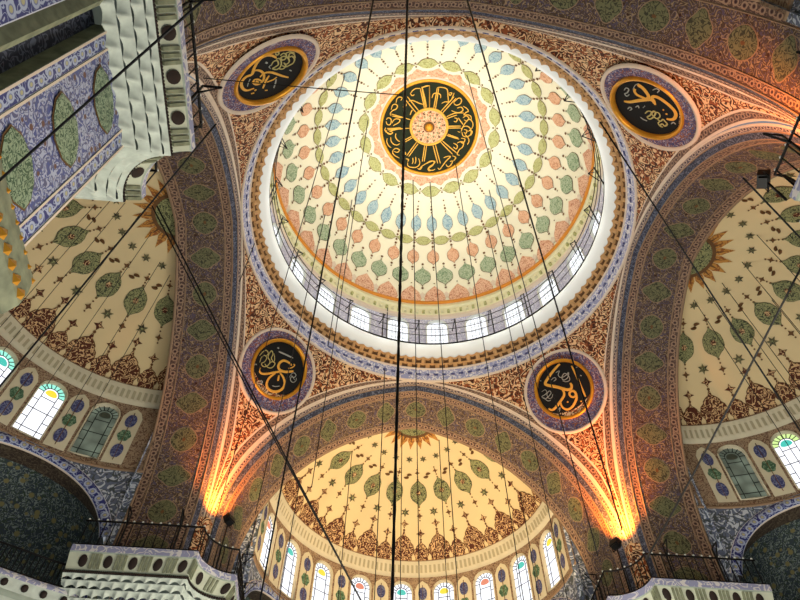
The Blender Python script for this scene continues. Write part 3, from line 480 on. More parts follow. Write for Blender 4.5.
def arch(side, label):
    mp = SIDES[side]; nr = 1.0 if side == 'near' else 0.0
    def P3(q, s, lift=0.0):
        u, d, z = arch_pt(q, s, nr)
        if lift: u *= 1 - lift; z -= lift * max(0, 1 - abs(s)) ** .5
        x, y = mp(u, d); return (x, y, z)
    ns = 120; ss = [-1.18 + 2.36 * i / ns for i in range(ns + 1)]
    strips = [('white_edge', .0, .03, 'whiteline', .004), ('vine_border', .03, .13, 'vine_grey', 0), ('fillet', .13, .145, 'soffit_line', .003), ('blue_face', .145, .28, 'blueband', 0),
              ('fillet', .28, .295, 'soffit_line', .003), ('vine_border', .295, .38, 'vine_rose', 0), ('fillet', .38, .392, 'soffit_line', .003), ('soffit', .392, .86, 'soffit', 0), ('fillet', .86, .872, 'soffit_line', .003),
              ('vine_border', .872, .975, 'vine_rose', 0), ('fillet', .975, 1.0, 'soffit_line', .003)]
    b = B()
    for nm, q0, q1, k, lf in strips:
        if nm != 'soffit': continue
        nq = 6; rows = [[P3(q0 + (q1 - q0) * i / nq, s) for s in ss] for i in range(nq + 1)]; b.grid(rows, k)
        # medallions of the soffit: oblong cartouches and lozenges in turn
        qm = .5 * (q0 + q1); n = 9
        for i in range(-n, n + 1):
            s0 = i * .122
            sh = lobed(.135, .036, 4, .10, 32) if i % 2 else [(.10 * (abs(cos(t)) ** 1.15) * (1 if cos(t) > 0 else -1), .036 * (abs(sin(t)) ** 1.15) * (1 if sin(t) > 0 else -1)) for t in [2 * pi * j / 28 for j in range(28)]]
            if i % 2 == 0: sh = [(a * 1.2, c * 1.25) for a, c in sh]
            for sc_, kk, l2 in ((1.07, 'soffit_line', .0015), (1.0, 'soffit_green', .0028)):
                loop = [P3(qm + a * sc_ * 1.25, s0 + c * sc_ * .9, l2) for a, c in sh]; b.fan(P3(qm, s0, l2), loop, kk)
            if i % 2 == 0: b.fan(P3(qm, s0, .004), [P3(qm + a * .2, s0 + c * .18, .004) for a, c in lobed(.09, .036, 6, .2, 24)], 'f_swirl')
    o = b.build('vault_arch'); struct(o, label, 'arch')
    last = {}
    for nm, q0, q1, k, lf in strips:
        if nm == 'soffit': continue
        key = nm
        if nm == 'fillet': last.setdefault('fillet', B()); bb = last['fillet']
        else: bb = B()
        if lf: bb.grid([[P3(q, s, l) for s in ss] for q, l in ((q0, 0), (q0, lf), (q1, lf), (q1, 0))], k)
        else:
            w = (q1 - q0) * .32; tot = 3.6
            bb.grid([[P3(q0 + (q1 - q0) * i / 2, s) for s in ss] for i in range(3)], k, lambda i, j, w=w: (ss[j if j <= ns else ns] * 1.35 / w, i / 2))
        if nm != 'fillet': bb.build(nm, o)
    last['fillet'].build('fillet', o)
    return o
arch('front', 'great pointed arch facing the viewer across the bottom of the dome square, framing the brightest half-dome')
arch('left', 'great arch on the left side of the dome, soffit in deep brown shade')
arch('right', 'great arch on the right side of the dome with a peach and dark blue edge')
arch('near', 'great arch overhead along the top, soffit of green lozenges and cartouches')

# ------------------------------------------------------------------ pendentives
def pend_pt(sx, sy, u, w, out=0.0):
    """u 1 at the springing tip .. 0 at the ring; w 0..1 from the front/near face to the side face"""
    uu = u * RA; RR = RA + KA; z = HS + sqrt(max(0, RR * RR - (uu + KA) ** 2)); r = sqrt(1 + uu * uu); a0 = atan2(uu, 1.0); a1 = pi / 2 - a0; a = a0 + (a1 - a0) * w
    x, y = (r - out) * sin(a), (r - out) * cos(a)
    if sy < 0:
        t = 1 - acos(max(-1, min(1, (uu + KA) / RR))) / acos(KA / RR) if False else (acos(max(-1, min(1, (uu + KA) / RR))) / acos(KA / RR))
        g = max(0, min(1, (y - .72) / .28)); y *= 1 + .045 * t * g * g * (3 - 2 * g)
    return (sx * x, sy * y, z)
def pendentive(sx, sy, label):
    b = B(); nu = 48; rows = []; cols = []
    us = [1 - (1 - i / nu) ** 1.0 for i in range(nu + 1)]
    for u in us:
        uu = u * RA; L = sqrt(1 + uu * uu) * (pi / 2 - 2 * atan2(uu, 1.0)) + 1e-6
        dd = [0, .012, .05, .06]; k = min(1, .5 * L / .075); dd = [d * k / L for d in dd]
        ws = dd + [dd[-1] + (1 - 2 * dd[-1]) * i / 26 for i in range(1, 26)] + [1 - d for d in dd[::-1]]
        rows.append([pend_pt(sx, sy, u, w) for w in ws])
    n = len(rows[0])
    kk = lambda i, j: {0: 'whiteline', 1: 'vine_rose', 2: 'whiteline'}.get(min(j, n - 2 - j), 'pend')
    hh = [0.0]
    for i in range(nu): hh.append(hh[-1] + (Vector(rows[i + 1][0]) - Vector(rows[i][0])).length)
    uvf = lambda i, j: (hh[i] / .038, 0 if j in (1, n - 3) else 1)
    b.grid(rows, kk, uvf); o = b.build('pendentive'); struct(o, label, 'pendentive'); return o
pendentive(-1, 1, 'russet scrolled pendentive at lower left of the dome, between front and left arches')
pendentive(1, 1, 'russet scrolled pendentive at lower right of the dome, tip lit orange by a floodlight')
pendentive(-1, -1, 'russet scrolled pendentive at upper left of the dome behind the stone pier capital')
pendentive(1, -1, 'russet scrolled pendentive at upper right of the dome, running out to an orange-lit corner')

# ------------------------------------------------------------------ calligraphy roundels
def rframe(sx, sy, d, z, tilt):
    c = Vector((sx * d, sy * d, z)); h = Vector((-sx, -sy, 0)) / sqrt(2); e = Vector((0, 0, 1))
    n = h * cos(tilt) - e * sin(tilt); up = e * cos(tilt) + h * sin(tilt); return c, up.cross(n), up, n
def pend_f(p):                # > 0 inside the room
    x, y, z = abs(p[0]), abs(p[1]), p[2]; RR = RA + KA
    uu = sqrt(max(0, RR * RR - (z - HS) ** 2)) - KA
    return sqrt(1 + uu * uu) - math.hypot(x, y)
def roundel(sx, sy, strokes, label):
    c, rt, up, n = rframe(sx, sy, .802 - .012, 2.7553 - .004, .661); RR = .1694
    root = thing('calligraphy_roundel', label, 'roundel', c, 'calligraphy roundels on the pendentives')
    def at(r, a, h): return c + (rt * cos(a) + up * sin(a)) * r + n * h
    def loop(r, h, m=72): return [at(r, 2 * pi * i / m, h) for i in range(m)]
    b = B(); b.grid([loop(r, h) for r, h in ((RR * .985, -.05), (RR, .002), (RR * .985, .012), (RR * .93, .012), (RR * .885, .003), (RR * .885, -.012))], 'gold', closed=True); b.build('gilt_rim', root, loc=c)
    b = B(); b.grid([loop(r, -.006) for r in (RR * .9, RR * .5, .0005)], 'black', closed=True); b.build('field', root, loc=c)
    b = B(); brush(b, [(w_ * 1.15, k_, s_) for w_, k_, s_ in strokes], lambda x, y, hi: c + (rt * x + up * y) * RR + n * (-.004 + .003 * hi), {'g': 'goldflat', 'p': 'palegold', 's': 'greypaint'}); b.build('inscription', root, loc=c)
    return root
def tile_ring(sx, sy, label, loc_l):
    c, rt, up, n = rframe(sx, sy, .7951, 2.7447, .473); b = B(); rows = []
    prof = ((.150, .004), (.222, .004), (.222, .011), (.236, .011), (.239, .0))
    for r, h in prof:
        row = []
        for i in range(72):
            q = c + (rt * cos(2 * pi * i / 72) + up * sin(2 * pi * i / 72)) * r; lo, hi = -.3, .3
            for _ in range(30):
                m = .5 * (lo + hi)
                if pend_f(q - n * m) > 0: lo = m
                else: hi = m
            row.append(q - n * (lo - h))
        rows.append(row)
    b.grid(rows, lambda i, j: 'ring_tile' if i == 0 else 'whiteline', closed=True); o = b.build('roundel_border', loc=c)
    struct(o, label, 'tile border'); return o
for sx, sy, st_, l1, l2 in ((-1, 1, STROKES_BL, 'black and gold calligraphy roundel at lower left with one big looped gold letter', 'lower left'), (1, 1, STROKES_BR, 'black and gold calligraphy roundel at lower right, one long slanted gold stroke, two gold dots', 'lower right'),
                            (-1, -1, STROKES_TL, 'black and gold calligraphy roundel at upper left, tilted beside the stone pier capital', 'upper left'), (1, -1, STROKES_TR, 'black and gold calligraphy roundel at upper right with a glowing orange right rim', 'upper right')):
    roundel(sx, sy, st_, l1); tile_ring(sx, sy, 'purple-blue tile ring with white edge around the %s calligraphy roundel' % l2, l2)
# ------------------------------------------------------------------ half domes and their window walls
RHO = (.78 ** 2 + .45 ** 2) / .9; ZC = 2.5 - (RHO - .45)
def turn(side):
    ang = {'front': 0, 'left': pi / 2, 'near': pi, 'right': -pi / 2}[side]; c, s = cos(ang), sin(ang)
    return lambda p: (p[0] * c - p[1] * s, p[0] * s + p[1] * c, p[2])
CY = 1.3128
def spt(psi, th, out=0.0): return ((RHO - out) * sin(psi) * sin(th), CY + (RHO - out) * sin(psi) * cos(th), ZC + (RHO - out) * cos(psi))
def half_dome(side, label):
    T = turn(side); b = B(); n = 72
    b.grid([[T(spt(R(.5 + 59.6 * i / 20), -R(92) + R(184) * j / n)) for j in range(n + 1)] for i in range(21)], 'semi')
    def motif(psi, th, sh, k, rim=None, rs=1.1, o=.003):
        f = lambda q, oo: [T(spt(R(psi) - v / RHO, R(th) + a / (RHO * sin(R(psi))), oo)) for a, v in q]
        if abs(th) > 91: return
        if rim: b.fan(T(spt(R(psi), R(th), o)), f(scale(sh, rs), o), rim)
        b.fan(T(spt(R(psi), R(th), o * 1.8)), f(sh, o * 1.8), k)
    star = [(r * cos(a), r * sin(a)) for r, a in [((.031 if i % 2 == 0 else .014), pi / 2 + pi * i / 6) for i in range(12)]]
    cross = [(r * cos(a), r * sin(a)) for r, a in [((.030 if i % 2 == 0 else .013), pi / 2 + pi * i / 4) for i in range(8)]]
    def cart(w, h): return (lambda q: q + [(-a, c) for a, c in q[-2::-1]])([(w * .82, -.02), (w * .80, h * .06), (w * .98, h * .18), (w * 1.04, h * .34), (w * .94, h * .50), (w * .70, h * .60), (w * .66, h * .68), (w * .44, h * .78), (w * .16, h * .86), (w * .10, h * .96), (0, h * 1.06)])
    for k in range(-5, 6):
        t = 18 * k
        motif(58.6, t, cart(.068, .150), 'f_cart', 'f_swirl', 1.05); motif(48.0, t, disc(.008), 'f_swirl'); motif(45.6, t, scale(cross, .75), 'f_cart', 'f_swirl', 1.3)
        motif(41.0, t + (0), star, 'f_star', None); motif(41.0, t, disc(.008), 'f_semigreen', None, o=.006)
        motif(18.6, t * .98, scale(star, .8), 'f_star', None)
        sw = [(.022 * cos(a) + .012, .016 * sin(a) + .01) for a in [pi * i / 8 for i in range(9)]] + [(-.004, .006), (.016, .004)]
        motif(26.0, t, scale(sw, .75), 'f_swirl', None); motif(26.0, t, scale([(-a, -c) for a, c in sw], .75), 'f_swirl', None)
        t += 9
        if abs(t) > 90: continue
        motif(58.8, t, cart(.047, .100), 'f_cart', 'f_swirl', 1.06); motif(51.6, t, disc(.007), 'f_swirl'); motif(49.4, t, scale(cross, .75), 'f_cart', 'f_swirl', 1.3)
        motif(33.0, t, bud(.050, .078), 'f_semigreen', 'f_star', 1.05); motif(33.0, t, lobed(.013, .015, 6, .2, 24), 'f_cart', 'f_star', 1.2, .006)
        for ps, sh in ((27.4, disc(.006)), (26.2, disc(.005)), (24.6, scale(cross, .62)), (23.0, disc(.005)), (38.8, disc(.006)), (40.2, disc(.005)), (42.4, scale(cross, .7)), (44.2, disc(.005))): motif(ps, t, sh, 'f_swirl')
    # sunburst at the crown
    for k in range(-5, 6):
        t = 18 * k; f = lambda a, ps, o=.004: T(spt(R(ps), R(a), o))
        b.face([b.vert(q) for q in (f(t - 8.6, 7.6), f(t - 8.0, 10.0), f(t - 4.0, 11.4), f(t, 14.0), f(t + 4.0, 11.4), f(t + 8.0, 10.0), f(t + 8.6, 7.6))], 'f_petal')
        b.face([b.vert(q) for q in (f(t - 2.5, 8.2, .006), f(t, 11.0, .006), f(t + 2.5, 8.2, .006))], 'f_swirl')
    b.grid([[T(spt(R(p), -R(95) + R(190) * j / 32, .006)) for j in range(33)] for p in (.6, 4, 7.2)], 'f_semigreen')
    b.grid([[T(spt(R(p), -R(95) + R(190) * j / 32, .008)) for j in range(33)] for p in (7.0, 8.2)], 'f_swirl')
    o = b.build('half_dome'); struct(o, label, 'half dome')
    return o
WR = .82
def wall_of(side, label, wins, wlabels, dims):
    global wn
    T = turn(side); b = B(); c0 = (0, CY)
    C3 = lambda r, z, az: T(cyl(r, z, R(az), c0))
    # sector by sector: windows every 18 degrees, painted panels between them
    for k in range(-5, 6):
        t = 18 * k; has = t in wins
        to = lambda u, v, d, t=t: C3(WR + d, v, max(-91, min(91, t + math.degrees(u / WR))))
        hw = R(5.6) * WR
        if has: holed(b, to, -hw, hw, 2.02, 2.42, archline(.062, 2.055, 2.32), 'mosaic_red', .025, 'ledge')
        else: b.grid([[to(-hw + 2 * hw * j / 4, z, 0) for j in range(5)] for z in (2.02, 2.42)], 'mosaic_red')
        if t + 9 <= 90:
            b.grid([[C3(WR, z, t + 5.6 + 6.8 * j / 4) for j in range(5)] for z in (2.02, 2.42)], 'mosaic_red')
            pn = [(a, z) for a, z in [(-.047, 2.04), (.047, 2.04), (.047, 2.33), (.030, 2.368), (0, 2.39), (-.030, 2.368), (-.047, 2.33)]]
            g = lambda q, d, tt: C3(WR - d, q[1], max(-91, min(91, tt + math.degrees(q[0] / WR))))
            tt = t + 9 if abs(t + 9) < 88 else (t + 9)
            b.fan(g((0, 2.2), .003, tt), [g(q, .003, tt) for q in pn], 'wall_cream')
            for zc, kk in ((2.305, 'f_panelblue'), (2.21, 'f_panelgreen'), (2.115, 'f_panelblue')):
                sh = leaf(.027, .04, 16, .8) if kk == 'f_panelblue' else lobed(.031, .036, 6, .07, 24)
                b.fan(g((0, zc), .006, tt), [g((a, zc + v), .006, tt) for a, v in sh], kk)
            b.tube([g((0, 2.36), .005, tt), g((0, 2.06), .005, tt)], .0022, 'f_swirl', 4)
    b.grid([[C3(WR, z, -92 + 184 * j / 60) for j in range(61)] for z in (2.42, 2.44)], 'mosaic_red')
    b.grid([[C3(r, z, -92 + 184 * j / 60) for j in range(61)] for r, z in ((WR, 2.02), (WR - .006, 2.018), (WR - .006, 2.008), (WR, 2.006))], 'soffit_line')
    # returns closing the wall against the arch legs
    for sg in (-1, 1): b.poly([T((sg * x, CY + .001, z)) for x, z in ((.80, 1.6), (1.02, 1.6), (1.02, 2.45), (.80, 2.45))], 'spandrel')
    # lower wall with three exedra arches
    XA, XR, XZ = 58, .485, 1.535
    AZ = [-92 + 184 * j / 240 for j in range(241)]
    def ztop(a):
        best = 1.62 if abs(a) > 81.5 else 1.2
        for c in (-XA, 0, XA):
            d = R(abs(a - c)) * WR
            if d < XR: best = max(best, XZ + sqrt(XR * XR - d * d))
        return min(best, 2.0)
    b.grid([[C3(WR, 2.006 + (ztop(a) - 2.006) * i / 4, a) for a in AZ] for i in range(5)], 'spandrel')
    o = b.build('wall_' + side); struct(o, label, 'wall')
    for c in (-XA, 0, XA):
        def ap(r, d, tt, c=c):       # tt angle of the arch from the right springing
            return C3(WR + d, XZ + r * sin(tt), c + math.degrees(r * cos(tt) / WR))
        tl = [R(1) + R(178) * i / 60 for i in range(61)]
        lim = lambda tt: tt
        f = B(); keep = [t for t in tl if abs(c + math.degrees(XR * cos(t) / WR)) < (82 if XZ + XR * sin(t) < 1.62 else 91)]
        f.grid([[ap(r, d, t) for t in keep] for r, d in ((XR + .004, .0), (XR + .004, -.006), (XR - .045, -.006), (XR - .045, .006))], lambda i, j: 'vine_blue' if i == 1 else 'whiteline', lambda i, j: (keep[min(j, len(keep) - 1)] * XR / .05, i - 1))
        f.grid([[ap(XR - .045, d, t) for t in keep] for d in (.006, .10)], 'mosaic_dark')
        f.build('exedra_arch', o)
        f = B(); q = []
        cc = Vector(cyl(WR + .03, XZ, R(c), c0)); ax = Vector((sin(R(c)), cos(R(c)), 0)); tx = Vector((cos(R(c)), -sin(R(c)), 0)); e = .50
        rows = []
        for i in range(13):
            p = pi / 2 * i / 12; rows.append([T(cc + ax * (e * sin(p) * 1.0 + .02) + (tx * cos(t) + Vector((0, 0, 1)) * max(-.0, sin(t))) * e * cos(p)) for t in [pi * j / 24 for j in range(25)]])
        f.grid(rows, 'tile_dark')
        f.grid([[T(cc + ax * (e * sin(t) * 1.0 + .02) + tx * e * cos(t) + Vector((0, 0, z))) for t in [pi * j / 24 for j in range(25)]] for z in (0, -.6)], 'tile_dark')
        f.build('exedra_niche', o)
    # ribbed ledge under the half dome
    l = B(); n = 360
    rows = []
    for r, z in ((.775, 2.506), (.768, 2.50), (.768, 2.494), (.784, 2.476), (.796, 2.43), (.800, 2.418), (.822, 2.415)):
        rows.append([C3(r - (.004 if (j % 4 < 2 and 2.42 < z < 2.49) else 0), z, -92 + 184 * j / n) for j in range(n + 1)])
    l.grid(rows, lambda i, j: ('ledge_groove' if i in (3,) and j % 4 < 2 else 'ledge') if i > 1 else 'soffit_line'); lo = l.build('trim_' + {'front': '3', 'left': '4', 'right': '5', 'near': '6'}[side]); struct(lo, {'front': 'pale ribbed ledge ring under the bright front half-dome', 'left': 'grey-green ribbed ledge ring under the left half-dome', 'right': 'grey-green ribbed ledge ring under the right half-dome', 'near': 'ribbed ledge overhead behind the viewer'}[side], 'ledge')
    for t in wins:
        wn += 1; al = archline(.0615, 2.056, 2.32); o3 = lambda u, v, d=.020, t=t: C3(WR + d, v, t + math.degrees(u / WR))
        dim = t in dims; tint = 'pane_lime' if side == 'right' else 'pane_cyan'
        f = B()
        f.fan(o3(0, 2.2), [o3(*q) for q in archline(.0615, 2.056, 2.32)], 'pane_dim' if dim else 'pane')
        w = f.build('window_%d' % wn, loc=o3(0, 2.056)); struct(w, wlabels[t], 'window')
        if side != 'front' and not dim:
            f = B(); f.grid([[o3(rr * cos(pi * j / 16), 2.32 + rr * sin(pi * j / 16), .018) for j in range(17)] for rr in (.036, .061)], tint); f.build('tinted_lights', w)
        f = B(); i9 = (wins.index(t)) % 3
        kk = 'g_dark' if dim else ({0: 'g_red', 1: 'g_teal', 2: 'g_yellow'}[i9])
        f.grid([[o3(rr * 1.0 * cos(pi * j / 12), 2.318 + rr * (sin(pi * j / 12) if True else 0), .017) for j in range(13)] for rr in (.001, .027)], kk)
        f.grid([[o3(.027 * cos(pi * j / 12), 2.318 - .012 * sin(pi * j / 12), .017) for j in range(13)], [o3(.027 * cos(pi * j / 12), 2.318, .017) for j in range(13)]], kk)
        f.build('stained_glass', w)
        f = B(); r_ = .0023; lead = lambda pts: f.tube([o3(*q, .016) for q in pts], r_, 'iron', 4)
        lead([(-.034, 2.06), (-.034, 2.32)]); lead([(.034, 2.06), (.034, 2.32)])
        for z in (2.095, 2.15, 2.205, 2.26, 2.318): lead([(-.061, z), (-.034, z)]); lead([(.061, z), (.034, z)])
        for z in (2.095, 2.205, 2.285): lead([(-.034, z), (.034, z)])
        lead([(.034 * cos(pi * j / 10), 2.32 + .034 * sin(pi * j / 10)) for j in range(11)])
        for j in range(1, 8): lead([(.034 * cos(pi * j / 8), 2.32 + .034 * sin(pi * j / 8)), (.061 * cos(pi * j / 8), 2.32 + .061 * sin(pi * j / 8))])
        f.build('leading', w)
        f = B(); f.tube([o3(*q, -.002) for q in archline(.066, 2.05, 2.32)], .004, 'ledge', 6, True); f.build('window_frame', w)
    return o
half_dome('front', 'bright golden half-dome at the bottom centre, framed by the front arch')
half_dome('left', 'ochre half-dome on the left with grey-green medallions, partly behind the tiled pier')
half_dome('right', 'ochre half-dome on the right, its sunburst beside the right arch')
half_dome('near', 'half-dome overhead behind the near arch')
ordn = ['first', 'second', 'third', 'fourth', 'fifth', 'sixth', 'seventh', 'eighth', 'ninth']
fw = [-72, -54, -36, -18, 0, 18, 36, 54, 72]
wall_of('front', 'curved wall under the front half-dome with nine bright leaded windows', fw, {t: 'bright leaded arched window under the front half-dome, %s from the left' % ordn[i] for i, t in enumerate(fw)}, ())
# azimuths in the turned frame: on the left side positive angles lie towards the front
wall_of('left', 'curved wall under the left half-dome with windows and cream panels', [18, 36, 54, 72], {18: 'leaded arched window under the left half-dome, behind the gilded cornice', 36: 'cyan-topped leaded window at the left picture edge under the left half-dome', 54: 'bright leaded window with cyan arch under the left half-dome, beside the dim one', 72: 'dim grey-green leaded window under the left half-dome nearest the front arch'}, (72,))
wall_of('right', 'curved wall under the right half-dome with windows and cream panels', [-36, -54, -72], {-36: 'leaded window cut by the right picture edge under the right half-dome', -54: 'bright lime-topped leaded window with red glass under the right half-dome', -72: 'dim grey leaded window under the right half-dome nearest the front arch'}, (-72,))

wall_of('near', 'curved wall overhead behind the viewer', [], {}, ())
# ------------------------------------------------------------------ corner piers with stalactite capitals and balustrades
PL = 1.42
def pier_path(q, n_s=40, n_a=14):
    """plan line round the inner corner of a pier, q 0 at the wall face .. 1 at the lip; gives (x, y, run) in the first quadrant"""
    f = .885 + (.781 - .885) * q; e = .99 + (.925 - .99) * q; rho = e - f; pts = []
    for i in range(n_s + 1): pts.append((f, PL + (e - PL) * i / n_s))
    for i in range(1, n_a): a = pi / 2 - pi / 2 * i / n_a; pts.append((f + rho * cos(a), f + rho * sin(a)))
    for i in range(n_s + 1): pts.append((e + (PL - e) * i / n_s, f))
    return pts
def pier(nm, sx, sy, labels):
    G = lambda p, z: (sx * p[0], sy * p[1], z)
    # shaft with its tiled face between blue borders
    b = B(); W = pier_path(0)
    ys = [.99, .995, 1.025, 1.03, 1.20, 1.205, 1.232, 1.237, PL]
    for swap in (0, 1):
        H = lambda a, z, o=0: (sx * (a if swap else .885 - o), sy * ((.885 - o) if swap else a), z)
        kinds = ['whiteline', 'vine_blue', 'whiteline', 'tile', 'whiteline', 'vine_blue', 'whiteline', None]
        zz = [-.1 + 1.55 * i / 40 for i in range(41)]
        for i, k in enumerate(kinds):
            if k is None: continue
            o = .002 if k == 'whiteline' else 0
            b.grid([[H(a, z, o) for z in zz] for a in (ys[i], ys[i + 1])], k, lambda r, c, i=i: (zz[min(c, 40)] / .034, r) )
        # recessed strip, roll moulding and a second tile border beyond
        Q = lambda a, d, z: (sx * (a if swap else .885 + d), sy * ((.885 + d) if swap else a), z)
        for a0, d0, a1, d1, k in ((1.237, 0, 1.24, .035, 'olive_stone'), (1.24, .035, 1.285, .035, 'blueband'), (1.285, .035, 1.287, .0, 'olive_stone'), (1.287, 0, 1.30, -.012, 'olive_stone'), (1.30, -.012, 1.32, 0, 'olive_stone'), (1.32, 0, 1.36, 0, 'vine_blue'), (1.36, 0, 1.365, .03, 'olive_stone'), (1.365, .03, PL, .03, 'blueband')):
            b.grid([[Q(a, d, z) for z in zz] for a, d in ((a0, d0), (a1, d1))], k, lambda r, c: (zz[min(c, 40)] / .04, r))
        # tall green cartouches on the tile face
        am = .5 * (1.03 + 1.20)
        for zc in [1.345 - .18 * i for i in range(7)]:
            aa = 1.115; sh = [(-.066, -.012), (-.040, -.036), (0, -.046), (.036, -.036), (.060, -.014), (.066, .012), (.040, .036), (0, .046), (-.036, .036), (-.060, .014)]
            for s_, kk, o in ((1.06, 'brownline', .0025), (1.0, 'tile_green', .004)):
                b.fan(H(aa, zc, o), [H(aa + p[0] * s_, zc + p[1] * s_, o) for p in sh], kk)
        # shaft sides of the re-entrant corner
        b.grid([[H(.99, z) for z in zz], [(sx * .99, sy * .99, z) for z in zz]], 'stone')
    b.grid([[(sx * x, sy * y, z) for x, y in ((.955, 1.06), (.968, .968), (1.06, .955))] for z in (1.6, 1.9)], 'pend')
    o = b.build('wall_' + nm); struct(o, labels[0], 'pier')
    # stalactite capital
    c = B(); T = [(.0, 1.40), (.22, 1.424), (.44, 1.448), (.62, 1.472), (.74, 1.492)]
    ref = pier_path(0, 120, 42); run = [0.0]
    for i in range(1, len(ref)): run.append(run[-1] + math.hypot(ref[i][0] - ref[i - 1][0], ref[i][1] - ref[i - 1][1]))
    for k in range(4):
        (q0, z0), (q1, z1) = T[k], T[k + 1]; rows = []
        for i in range(7):
            v = i / 6; pp = [None] * len(ref); cache = {}
            row = []
            for j in range(len(ref)):
                s = abs(sin(pi * (run[j] / .042 + .5 * k))); q = q0 + (q1 - q0) * v ** (.45 + 1.8 * s); kq = round(q, 3)
                if kq not in cache: cache[kq] = pier_path(kq, 120, 42)
                p = cache[kq][j]; row.append(G(p, z0 + (z1 - z0) * v + .013 * s * (1 - v)))
            rows.append(row)
        c.grid(rows, 'stone_light')
    c.build('stalactite_capital', o)
    # beaded cornice: bead line, fluted frieze with dark bosses, patterned lip
    c = B()
    def band(q0, z0, q1, z1, k, uvw=None):
        A, Z = pier_path(q0), pier_path(q1); c.grid([[G(p, z0) for p in A], [G(p, z1) for p in Z]], k, (lambda i, j: (j / 2.0, i)) if uvw else None)
    band(.74, 1.492, .70, 1.496, 'stone'); band(.70, 1.496, .70, 1.512, 'stone'); band(.70, 1.512, .96, 1.566, 'pale_stone2'); band(.96, 1.566, 1.0, 1.570, 'stone'); band(1.0, 1.570, 1.02, 1.598, 'cornice_blue'); band(1.02, 1.598, .90, 1.602, 'stone')
    top = [G(p, 1.602) for p in pier_path(.90)]; c.fan(G((PL, PL), 1.602), top, 'stone') if False else c.poly(top + [G((PL, PL), 1.602)], 'stone')
    cn = c.build('cornice', o, smooth=False)
    c = B(); p0 = pier_path(.725, 120, 42)
    for j in range(0, len(p0), 2): c.ball(G(p0[j], 1.500), .0055, 'dark', 6, 4)
    c.build('bead_string', o)
    # frieze: bosses and triglyph-like flutes in turn
    A, Z = pier_path(.715), pier_path(.955); step = 4; L = []
    for j in range(1, len(A) - 3, 4):
        a0, a1 = A[j], A[j + 1]
        P = lambda f, h, o_=0.0, j=j: G((A[j][0] + (Z[j][0] - A[j][0]) * f - o_ * .7, A[j][1] + (Z[j][1] - A[j][1]) * f - o_ * .7), 1.512 + .054 * f)
        if (j // 4) % 2 == 0:
            m = Vector(P(.5, 0)); c = B()
            t = Vector(G(A[j + 1], 0)) - Vector(G(A[j], 0)); t = Vector((t.x, t.y, 0)).normalized(); w = Vector(P(1, 0)) - Vector(P(0, 0)); n = t.cross(w).normalized()
            if n.z > 0: n = -n
            loop = [m + t * .017 * cos(2 * pi * i / 14) + w * .40 * sin(2 * pi * i / 14) + n * .003 for i in range(14)]
            c.fan(m + n * .009, loop, 'dark'); c.build('boss', o)
        else:
            c = B()
            for e in (-.016, 0, .016):
                m = Vector(P(.5, 0)); t = Vector(G(A[j + 1], 0)) - Vector(G(A[j], 0)); t = Vector((t.x, t.y, 0)).normalized(); w = Vector(P(1, 0)) - Vector(P(0, 0)); n = t.cross(w).normalized()
                c.box(m + t * e, t * .0045, w * .46, n * .006, 'olive_stone')
            c.build('fluted_block', o, smooth=False)
    # balustrade on the lip
    rt = thing('balustrade', labels[1], 'railing', G((.83, .97), 1.602), 'iron balustrades on the pier tops')
    pth = pier_path(.86); c = B(); c.tube([G(p, 1.722) for p in pth], .0042, 'iron', 5); c.build('top_rail', rt)
    c = B(); c.tube([G(p, 1.612) for p in pth], .0022, 'iron', 5); c.build('bottom_rail', rt)
    acc = 0.0; last = None
    for j in range(len(pth)):
        if last is not None:
            acc += math.hypot(pth[j][0] - last[0], pth[j][1] - last[1])
        if last is None or acc >= .030:
            acc = 0; p = pth[j]; c = B(); c.tube([G(p, 1.602), G(p, 1.722)], .0027, 'iron', 4); bo = c.build('baluster', rt, loc=G(p, 1.602))
            c = B(); c.ball(G(p, 1.7285), .0050, 'white_plaster', 6, 4); c.build('finial', bo, loc=G(p, 1.7285))
        last = pth[j]
    for j in (14, 32, 62, 80):
        p = pth[j]; d = Vector(pth[j + 1]) - Vector(pth[j]); d = Vector((d.y, -d.x)).normalized() * .05
        if (p[0] + d.x) + (p[1] + d.y) > p[0] + p[1]: d = -d
        c = B(); c.tube([G(p, 1.768), G(p, 1.61)], .0042, 'iron', 5); c.tube([G(p, 1.768), G((p[0] + d.x, p[1] + d.y), 1.768), G(p, 1.705)], .0034, 'iron', 4); c.build('strut', rt)
    return o
pier('near_left', -1, -1, ('nearest pier at upper left, blue and white tiled face under a stalactite capital', 'black iron balustrade on the big stalactite capital at upper left'))
pier('front_left', -1, 1, ('pier at lower left below the front arch with a stalactite capital', 'black iron balustrade on the pier cornice at lower left'))
pier('front_right', 1, 1, ('pier at lower right below the orange-lit arch foot', 'black iron balustrade on the pier cornice at lower right'))
pier('near_right', 1, -1, ('pier at the right edge, almost out of the picture', 'black iron balustrade at the upper right picture edge'))

